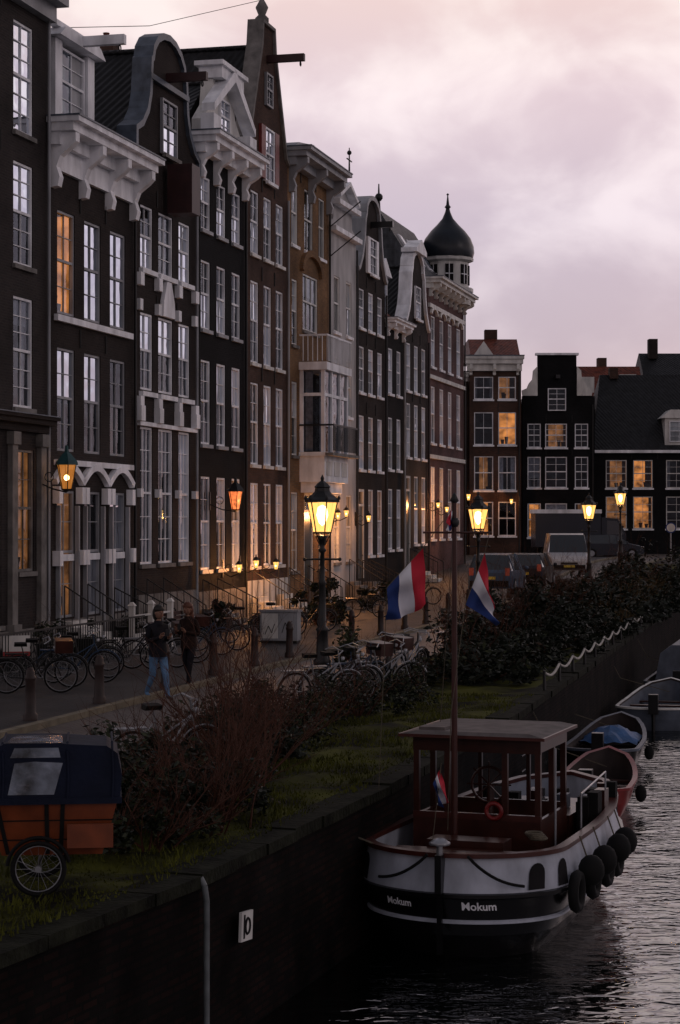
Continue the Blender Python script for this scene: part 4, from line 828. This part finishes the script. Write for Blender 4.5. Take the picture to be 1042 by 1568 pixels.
b.p('rudder').box(-.03,.03,-.03,.03,.1,1.28,'hullblack'); b.box(-.085,.1,-.04,.04,.84,1.3,'blackpaint'); b.tube((0,0,1.3),(.0,0,1.42),.04,.04,'bikegrey',10); b.lathe([(.0,1.42),(.13,1.42),(.13,1.45),(.05,1.5),(0,1.5)],(0,0,0),'bikegrey',12)
def arc_pos(s,z_in,zz):
    pts=inset(outline(BL,BW,1.2,40,30),z_in); half=pts[:70]
    if s<0: half=[(x,-y) for x,y in half]
    acc=0; s=abs(s)
    for i in range(len(half)-1):
        a=Vector(half[i]); c=Vector(half[i+1]); l=(c-a).length
        if acc+l>=s: q=a.lerp(c,(s-acc)/l); return Vector((q.x,q.y,zz))
        acc+=l
    return Vector((*half[-1],zz))
b.p('freeing_ports')
for s0 in(1.22,1.72,-1.35):
    pts=[]; w=.12
    for k in range(9):
        t=math.pi*k/8; ss=s0+w*math.cos(t); z=1.05+.12*math.sin(t); pts.append(tuple(arc_pos(ss,.012+(z-.84)*.19,z)))
    pts.append(tuple(arc_pos(s0-w,.006,.865))); pts.append(tuple(arc_pos(s0+w,.006,.865)))
    b.add(pts,[tuple(range(len(pts)))],'interior')
b.p('ropes')
for s0,s1,z0,z1 in((.35,1.05,1.3,.92),(-.15,-.9,1.3,.95)):
    pts=[tuple(arc_pos(s0+(s1-s0)*k/10,0,z0+(z1-z0)*(k/10)**.8-.06*math.sin(math.pi*k/10))+Vector((-.03,0,0))) for k in range(11)]; b.path(pts,.02,'rubber',5)
b.T=Matrix.Translation((0,.13,0))
b.p('wheelhouse'); x0,x1,w=2.1,3.6,.86
b.box(x0,x0+.05,-w,w,.86,1.42,'cabwood'); b.box(x1-.05,x1,-w,w,.86,1.5,'cabwood'); b.box(x0+.05,x1-.05,-w,-w+.05,.86,1.45,'cabwood'); b.box(x0+.05,x1-.05,w-.05,w,.86,1.45,'cabwood')
for x,y in((x0,-w),(x0,w-.08),(x1-.08,-w),(x1-.08,w-.08),(x0,-.42),(x0,.36),(2.85,-w),(2.85,w-.08)): b.box(x+.003,x+.077,y+.003,y+.077,1.42,2.5,'cabwood')
b.box(x0-.002,x0+.06,-w-.003,w+.003,2.3,2.49,'cabwood'); b.box(x0-.004,x0+.07,-w-.003,w+.003,1.42,1.5,'caprail'); b.box(x0+.06,x1,-w,-w+.06,2.32,2.49,'cabwood'); b.box(x0+.06,x1,w-.06,w,2.32,2.49,'cabwood'); b.box(x1-.06,x1-.001,-w+.06,w-.06,2.3,2.49,'cabwood')
for y in(-.36,.32): b.box(x1-.07,x1-.01,y,y+.05,1.5,2.3,'cabwood')
b.p('wheelhouse_glass').quad((x1-.04,-w,1.5),(x1-.04,w,1.5),(x1-.04,w,2.3),(x1-.04,-w,2.3),'glass')
b.p('wheelhouse_roof').box(x0-.28,x1+.12,-w-.12,w+.12,2.5,2.54,'caprail'); b.taper((x0+x1)/2-.08,0,2.541,2.58,.94,w+.09,.86,w-.1,'roofpaint')
b.box(x0-.1,x0+.2,.4,.75,2.58,2.62,'roofpaint')
b.p('steering_wheel').torus((3.1,.1,1.75),.24,.02,'cabwood','x',20,5)
for k in range(8): t=math.pi*k/4; b.tube((3.1,.1,1.75),(3.1,.1+.31*math.cos(t),1.75+.31*math.sin(t)),.01,.01,'cabwood',5)
b.tube((3.1,.1,.86),(3.2,.1,1.75),.06,.05,'cabwood',8)
b.p('lifebuoy').torus((2.05,-.25,1.55),.10,.03,'boatred','x',18,6)
b.T=Matrix.Identity(4)
b.p('stern_bench').box(.7,1.0,-.85,.85,.86,1.22,'cabwood')
b.p('foredeck_cabin').box(3.66,5.4,-.75,.8,.86,1.3,'cabwood'); b.p('engine_box').box(1.1,1.5,-.5,.5,.86,1.3,'cabwood')
b.p('mast'); mx_,my_=1.6,.28
b.tube((mx_,my_,.86),(mx_,my_,5.55),.045,.03,'mastwood',10); b.lathe([(.03,0),(.06,.03),(.03,.1),(.0,.14)],(mx_,my_,5.55),'iron',8); b.tube((mx_,my_+.42,5.17),(mx_,my_-.5,5.17),.014,.014,'mastwood',6); b.ball((mx_,my_,5.3),.07,'iron',8)
b.tube((mx_,my_,5.35),(3.2,.95,2.5),.005,.005,'rope',4)
b.p('fenders')
for s in(2.6,3.4,4.4,5.0):
    q=arc_pos(s,-.16,.95); b.ball(tuple(q),.17,'rubber',12,(1,1,1.15)); b.tube(tuple(q),tuple(q+Vector((0,.15,.42))),.012,.012,'rope',4)
for s in(2.05,3.0,3.9,4.7): q=arc_pos(s,-.07,.75); b.torus(tuple(q),.2,.07,'rubber','y',18,6)
q=arc_pos(-1.75,-.14,1.1); b.tube(tuple(q-Vector((0,0,.2))),tuple(q+Vector((0,0,.2))),.07,.07,'bikegrey',10)
b.p('deck_clutter')
for k in range(18):
    x=R.uniform(3.8,5.4); y=R.uniform(-1.1,-.85) if k%2 else R.uniform(-.7,.7); b.box(x,x+R.uniform(.1,.3),y,y+.15,1.31 if k%2==0 else .87,R.uniform(1.4,1.6),R.choice(['cabwood','rubber','boatgrey','rubber']))
for k in range(4): b.torus((1.3,-.9+.02*k,1.35+.02*k),.1,.02,'rope','z',14,5)
b.path([(2.0,-.95,2.4),(2.0,-.95,1.0)],.014,'bikegrey',6); b.path([(2.6,-1.15,1.3),(2.6,-1.15,1.75),(4.6,-1.05,1.8),(4.6,-1.05,1.3)],.013,'bikegrey',6)
b.p('mooring_lines').path([(.5,1.0,1.3),(.3,1.6,1.55),(-.2,2.1,1.9)],.014,'rope',5)
boat=b.done()
def hulltext(txt,s0,size):
    c=bpy.data.curves.new('name_text','FONT'); c.body=txt; c.size=size; c.extrude=.0; c.offset=.003
    o=bpy.data.objects.new('tmp_text',c); bpy.context.scene.collection.objects.link(o); bpy.context.view_layer.update()
    me=bpy.data.meshes.new_from_object(o.evaluated_get(bpy.context.evaluated_depsgraph_get())); bpy.data.objects.remove(o)
    bm=bmesh.new(); bm.from_mesh(me); bmesh.ops.triangulate(bm,faces=bm.faces)
    for v in bm.verts:
        x,y=v.co.x,v.co.y; z=.635+y; ins=.11-.05*(z-.505)/.155 if z<.66 else .06-.03*(z-.66)/.1
        v.co=arc_pos(s0+x,ins-.010,z)
    bm.to_mesh(me); bm.free(); me.materials.append(MT['white'])
    ob=bpy.data.objects.new('boat_name',me); bpy.context.scene.collection.objects.link(ob); ob.parent=boat
hulltext('Mokum',.25,.14); hulltext('Mokum',-.78,.125)
def flag(name,c,par_pole,D=25.45):
    vs=[];fs=[];mi=[]; n=12; m_=18
    P=[Vector((x,D,z)) for x,z in c]
    for i in range(n+1):
        for j in range(m_+1):
            a=i/n; t=j/m_; p=P[0].lerp(P[1],a).lerp(P[2].lerp(P[3],a),t); p.y+=.09*math.sin(a*9+t*4)*(.3+t)+.04*math.sin(t*11+a*3); p.x+=.025*math.sin(a*12+t*5)*t; p.z-=.05*math.sin(math.pi*a)*t
            vs.append(tuple(p))
    for i in range(n):
        for j in range(m_): fs.append((i*(m_+1)+j,i*(m_+1)+j+1,(i+1)*(m_+1)+j+1,(i+1)*(m_+1)+j)); mi.append(0 if i<n/3 else 1 if i<2*n/3 else 2)
    root=bpy.data.objects.new(name,None); bpy.context.scene.collection.objects.link(root)
    o=mesh_obj('cloth',vs,fs,mi,['fred','fwhite','fblue']); o.parent=root
    for p in o.data.polygons: p.use_smooth=True
    bb=B('tmp'); bb.p('halyard').path(par_pole,.005,'rope',5); r=bb.done()
    for ch in list(r.children): ch.parent=root
    bpy.data.objects.remove(r)
flag('dutch_flag',[(1.062,3.13),(.600,2.62),(1.112,2.42),(.60,2.20)],[(1.44,25.6,3.62),(1.062,25.45,3.13),(.600,25.45,2.62),(.48,25.8,-.55)])
flag('dutch_flag',[(1.85,3.07),(1.60,2.40),(1.93,2.50),(2.03,2.12)],[(1.90,25.3,3.32),(1.85,25.45,3.07),(1.60,25.45,2.40),(1.42,25.5,1.0),(1.38,25.55,-.5)])
flag('dutch_flag',[(1.22,.42),(1.14,.25),(1.33,.08),(1.22,-.02)],[(1.24,24.4,.5),(1.13,24.45,-.5)],24.4)
flag('dutch_flag',[(1.45,3.72),(1.44,3.50),(1.38,3.45),(1.40,3.35)],[(1.44,25.58,3.8),(1.44,25.58,3.4)],25.58)
def small_boat(name,X,Y,L,wb,col,ang,tarp=False,inner='deck',gun='boatgrey'):
    b=B(name,Matrix.Translation((X,Y,-1.85))@Matrix.Rotation(math.pi/2-ang,4,'Z')); Q=outline(L,wb,wb*.55)
    b.p('hull'); hull(b,Q,[(-.2,.35,None),(.0,.2,col),(.3,.06,col),(.55,.0,col)],.5,L); hull(b,Q,[(.55,.05,None),(.25,.12,inner),(.1,.25,inner)],.5,L)
    b.p('gunwale'); hull(b,Q,[(.55,-.03,None),(.6,-.03,gun),(.6,.06,gun),(.55,.06,'deck')],.5,L)
    d=inset(Q,.22); b.p('floor').add([(x,y,.12) for x,y in d],[tuple(range(len(d)))],inner)
    for x in(L*.25,L*.5,L*.72): b.p('thwarts').box(x,x+.22,-wb+.12,wb-.12,.38,.42,'cabwood')
    b.p('outboard').box(-.2,.02,-.12,.12,.45,.95,'blackpaint'); b.tube((-.1,0,.5),(-.1,0,-.2),.05,.04,'blackpaint',8)
    if tarp:
        vs=[];fs=[]; n=8
        for i in range(n+1):
            for j in range(n+1):
                x=L*.35+L*.4*i/n; y=-wb*.8+1.6*wb*j/n; vs.append((x,y,.55+.3*math.sin(math.pi*i/n)*math.sin(math.pi*j/n)+R.uniform(-.05,.05)))
        for i in range(n):
            for j in range(n): a=i*(n+1)+j; fs.append((a,a+1,a+n+2,a+n+1))
        b.p('tarpaulin').add(vs,fs,'tarp')
    b.p('fenders').ball((L*.4,-wb-.1,.35),.11,'rubber',8,(1,1,1.5)); b.p('mooring_line').path([(L*.9,0,.6),(L*.8,wb+.3,1.0),(L*.75,wb+.7,1.8)],.012,'rope',4); b.done()
small_boat('red_dinghy',4.35,35.2,3.6,.72,'boatred',A,gun='boatred')
small_boat('open_motorboat',5.35,41.3,4.6,.78,'hullblack',A,True)
small_boat('grey_rowboat',7.95,50.5,5.5,1.0,'boatgrey',A,inner='boatgrey',gun='cream')
small_boat('open_motorboat',9.9,58.5,6.0,1.0,'boatgrey',A)
b=B('boat_tent',Matrix.Translation((10.4,60,-1.3))@Matrix.Rotation(math.pi/2-A,4,'Z')); b.p('cover').prismx([(-.9,0),(.9,0),(.75,.8),(.4,1.05),(-.4,1.05),(-.75,.8)],0,3.2,'boatgrey'); b.done()
MT['palepipe']=basic('pale_pipe',(.12,.135,.14),.5,.3,5)
u_=-29.0; q=W(u_,qf(u_)+.08); b=B('mooring_pole',Matrix.Translation((q.x,q.y,0))); b.p('pipe').path([(0,0,-2.2),(0,0,-.25),(-.02,0,-.1),(-.06,0,-.02)],.03,'palepipe',10); b.done()
b=B('mooring_sign',ST@Matrix.Translation((-27.9,-qf(-27.9)-.06,-.70))@Matrix.Rotation(rad(6),4,'Y')); b.p('plate').box(-.2,.2,-.05,-.02,-.15,.15,'cream'); b.p('symbol').torus((0,-.055,.0),.08,.014,'interior','y',18,4); b.box(-.13,-.1,-.06,-.051,-.12,.12,'interior'); b.done()
b=B('traffic_sign',Matrix.Translation((18.6,112,1.05))); b.p('pole').tube((0,0,0),(0,0,2.3),.04,.04,'bikegrey',8); b.p('disc').tube((0,-.05,2.1),(0,-.02,2.1),.3,.3,'fblue',18); b.tube((0,-.055,2.1),(0,-.051,2.1),.24,.24,'cream',18); b.done()
# ---------------------------------------------------------------- people
MT['skin']=basic('skin',(.24,.13,.09),.6,.1,8); MT['jeans']=basic('blue_jeans',(.10,.19,.32),.85,.3,6,spec=.1); MT['jacket']=basic('dark_jacket',(.010,.010,.014),.8,.3,6,spec=.15); MT['coat']=basic('brown_coat',(.018,.010,.009),.85,.3,6,spec=.15); MT['hair']=basic('dark_hair',(.012,.008,.006),.5,.3,20); MT['hairred']=basic('auburn_hair',(.09,.028,.012),.5,.3,20); MT['shoe']=basic('shoes',(.03,.03,.03),.6,.2,6)
def person(name,X,Y,ang,top,legs,hair,phone=True,H=1.0,stride=.22):
    J={'pel':(0,0,.95,.15,.12),'sp':(0,.0,1.15,.135,.11),'ch':(0,.0,1.36,.165,.12),'nk':(0,.02,1.49,.06,.06),'hd':(0,.04,1.58,.05,.05),
       'shL':(-.18,0,1.41,.065,.065),'shR':(.18,0,1.41,.065,.065),'elL':(-.23,-.06,1.14,.048,.048),'elR':(.23,-.02,1.14,.048,.048),
       'hpL':(-.09,0,.90,.105,.11),'hpR':(.09,0,.90,.105,.11),'knL':(-.09,stride*.65,.50,.066,.07),'knR':(.09,-stride*.15,.50,.066,.07),
       'anL':(-.09,stride,.09,.042,.045),'anR':(.09,-stride*1.3,.14,.042,.045),'toL':(-.10,stride+.18,.045,.038,.03),'toR':(.10,-stride*1.3+.15,.05,.038,.03)}
    J['wrL']=(-.08,.26,1.20,.033,.033) if phone else (-.24,.08,.90,.033,.033); J['wrR']=(.1,.27,1.22,.033,.033) if phone else (.25,.14,.92,.033,.033)
    E=[('pel','sp'),('sp','ch'),('ch','nk'),('nk','hd'),('ch','shL'),('ch','shR'),('shL','elL'),('shR','elR'),('elL','wrL'),('elR','wrR'),('pel','hpL'),('pel','hpR'),('hpL','knL'),('hpR','knR'),('knL','anL'),('knR','anR'),('anL','toL'),('anR','toR')]
    ks=list(J); me=bpy.data.meshes.new('body'); me.from_pydata([J[k][:3] for k in ks],[(ks.index(a),ks.index(c)) for a,c in E],[])
    o=bpy.data.objects.new('tmpb',me); bpy.context.scene.collection.objects.link(o)
    o.modifiers.new('s','SKIN'); m2=o.modifiers.new('ss','SUBSURF'); m2.levels=2; m2.render_levels=2
    for i,k in enumerate(ks):
        sv=me.skin_vertices[0].data[i]; sv.radius=J[k][3:5]; sv.use_root=(k=='pel')
    bpy.context.view_layer.update()
    me2=bpy.data.meshes.new_from_object(o.evaluated_get(bpy.context.evaluated_depsgraph_get())); bpy.data.objects.remove(o)
    me2.materials.clear()
    for k in(top,legs,'shoe','skin'): me2.materials.append(MT[k])
    for p in me2.polygons:
        p.use_smooth=True; z=p.center.z
        p.material_index=3 if z>1.52 else (2 if z<.1 else 1 if (z<.93 and abs(p.center.x)<.2) else 0)
    b=B(name,Matrix.Translation((X,Y,gz(X,Y)-.09))@Matrix.Rotation(ang,4,'Z')@Matrix.Scale(H,4))
    b.p('head').ball((0,.05,1.68),.105,'skin',16,(.78,.95,1.2)); b.ball((0,.155,1.67),.02,'skin',8,(.8,1,1.2)); b.ball((-.082,.05,1.67),.022,'skin',8,(.5,1,1.4)); b.ball((.082,.05,1.67),.022,'skin',8,(.5,1,1.4))
    b.ball((-.032,.143,1.695),.010,'interior',6); b.ball((.032,.143,1.695),.010,'interior',6); b.box(-.022,.022,.142,.15,1.622,1.63,'redpaint')
    b.p('hair').ball((0,.035,1.745),.112,hair,14,(.88,1.05,.85)); b.ball((0,-.02,1.66),.105,hair,12,(.95,.85,1.5))
    if name=='walking_woman': b.ball((0,-.04,1.52),.1,hair,12,(1.1,.7,1.5))
    for s,wk in((-1,'wrL'),(1,'wrR')):
        w=Vector(J[wk][:3]); f=Vector((0,.6,.5)).normalized() if phone else Vector((0,.25,-1)).normalized(); sd=Vector((1,0,0))
        b.p('hand_'+('l' if s<0 else 'r')).tube(w,w+f*.09,.03,.036,'skin',8)
        for k in range(4):
            a=w+f*.085+sd*(.027-.018*k); l=(.06,.072,.068,.05)[k]; cdir=Vector((-s*.5,0,.3)) if phone else Vector((0,.3,0)); m_=a+f*l*.5; b.tube(a,m_,.0095,.009,'skin',6); b.tube(m_,m_+(f+cdir).normalized()*l*.5,.009,.007,'skin',6)
        t0=w+f*.03-sd*s*.028; b.tube(t0,t0+(f-sd*s*.7).normalized()*.055,.011,.009,'skin',6)
    b.p('jacket_hem').lathe([(.175,.84),(.178,.95),(.165,1.1),(.12,1.2)],(0,0,0),top,16); b.p('collar').lathe([(.09,1.44),(.085,1.52),(.075,1.53)],(0,.015,0),top,12)
    if phone: b.p('phone').box(-.04,.04,.36,.37,1.25,1.38,'blackpaint')
    r=b.done(); ob=bpy.data.objects.new('body',me2); bpy.context.scene.collection.objects.link(ob); ob.parent=r
person('walking_man',-3.62,39.6,rad(215),'jacket','jeans','hair',True,1.04)
person('walking_woman',-3.25,42.8,rad(150),'coat','jacket','hairred',True,1.0,.15)
# ---------------------------------------------------------------- world, sun, camera
w=bpy.data.worlds.new('World'); bpy.context.scene.world=w; w.use_nodes=True; nt=w.node_tree; nt.nodes.clear()
out=N(nt,'ShaderNodeOutputWorld'); bg=N(nt,'ShaderNodeBackground'); bg2=N(nt,'ShaderNodeBackground'); addS=N(nt,'ShaderNodeAddShader')
sky=N(nt,'ShaderNodeTexSky'); sky.sky_type='NISHITA'; sky.sun_disc=False; sky.sun_elevation=rad(1); sky.sun_rotation=rad(20); nt.links.new(sky.outputs[0],bg.inputs[0]); bg.inputs[1].default_value=.012
tc=N(nt,'ShaderNodeTexCoord'); sp=N(nt,'ShaderNodeSeparateXYZ'); nt.links.new(tc.outputs['Generated'],sp.inputs[0])
def ramp(cols):
    g=N(nt,'ShaderNodeValToRGB'); el=g.color_ramp.elements
    while len(el)<len(cols): el.new(.5)
    for e_,(p_,c_) in zip(el,cols): e_.position=p_; e_.color=(*c_,1)
    nt.links.new(sp.outputs[2],g.inputs[0]); return g
lo=ramp([(0,(.36,.28,.31)),(.04,(.44,.37,.43)),(.09,(.50,.44,.53)),(.15,(.58,.50,.60)),(.21,(.74,.60,.66)),(.26,(.86,.66,.64)),(.38,(.56,.44,.46)),(.6,(.30,.28,.33)),(1,(.22,.22,.27))])
hi=ramp([(0,(.44,.35,.38)),(.04,(.54,.46,.52)),(.09,(.66,.59,.67)),(.15,(.87,.78,.85)),(.21,(.99,.86,.88)),(.26,(1.0,.87,.83)),(.38,(.66,.57,.58)),(.6,(.40,.36,.41)),(1,(.28,.28,.33))])
mp=N(nt,'ShaderNodeMapping'); mp.inputs['Scale'].default_value=(1,1,1.5); mp.inputs['Location'].default_value=(.35,0,.1); nt.links.new(tc.outputs['Generated'],mp.inputs[0])
n1=N(nt,'ShaderNodeTexNoise'); n1.inputs['Scale'].default_value=12; n1.inputs['Detail'].default_value=7; n1.inputs['Roughness'].default_value=.48; n1.inputs['Distortion'].default_value=.25; nt.links.new(mp.outputs[0],n1.inputs[0])
mr=N(nt,'ShaderNodeMapRange'); mr.interpolation_type='SMOOTHSTEP'; mr.inputs[1].default_value=.38; mr.inputs[2].default_value=.66; nt.links.new(n1.outputs[0],mr.inputs[0])
mixc=N(nt,'ShaderNodeMixRGB'); nt.links.new(mr.outputs[0],mixc.inputs[0]); nt.links.new(lo.outputs[0],mixc.inputs[1]); nt.links.new(hi.outputs[0],mixc.inputs[2])
# afterglow side of the sky (down the canal) is brighter than the side behind the viewer
az=N(nt,'ShaderNodeMapRange'); az.interpolation_type='SMOOTHSTEP'; az.inputs[1].default_value=-.1; az.inputs[2].default_value=.85; az.inputs[3].default_value=.56; az.inputs[4].default_value=1.0; nt.links.new(sp.outputs[1],az.inputs[0])
sc=N(nt,'ShaderNodeVectorMath',operation='SCALE'); nt.links.new(mixc.outputs[0],sc.inputs[0]); nt.links.new(az.outputs[0],sc.inputs[3]); nt.links.new(sc.outputs[0],bg2.inputs[0]); bg2.inputs[1].default_value=1.0
nt.links.new(bg.outputs[0],addS.inputs[0]); nt.links.new(bg2.outputs[0],addS.inputs[1]); nt.links.new(addS.outputs[0],out.inputs[0])
sl=bpy.data.lights.new('sun','SUN'); sl.energy=.10; sl.angle=rad(15); sl.color=(1,.85,.85); so=bpy.data.objects.new('sun',sl); bpy.context.scene.collection.objects.link(so); so.rotation_euler=(rad(65),0,rad(60))
cam=bpy.data.cameras.new('camera'); co=bpy.data.objects.new('camera',cam); bpy.context.scene.collection.objects.link(co); co.location=(0,0,3.45); co.rotation_euler=(rad(90.3),0,0)
cam.sensor_fit='VERTICAL'; cam.sensor_height=36; cam.lens=3050/1568*36; cam.clip_end=2000; cam.clip_start=.5
bpy.context.scene.camera=co
vs_=bpy.context.scene.view_settings; vs_.view_transform='Standard'; vs_.look='None'; vs_.exposure=0; vs_.gamma=1
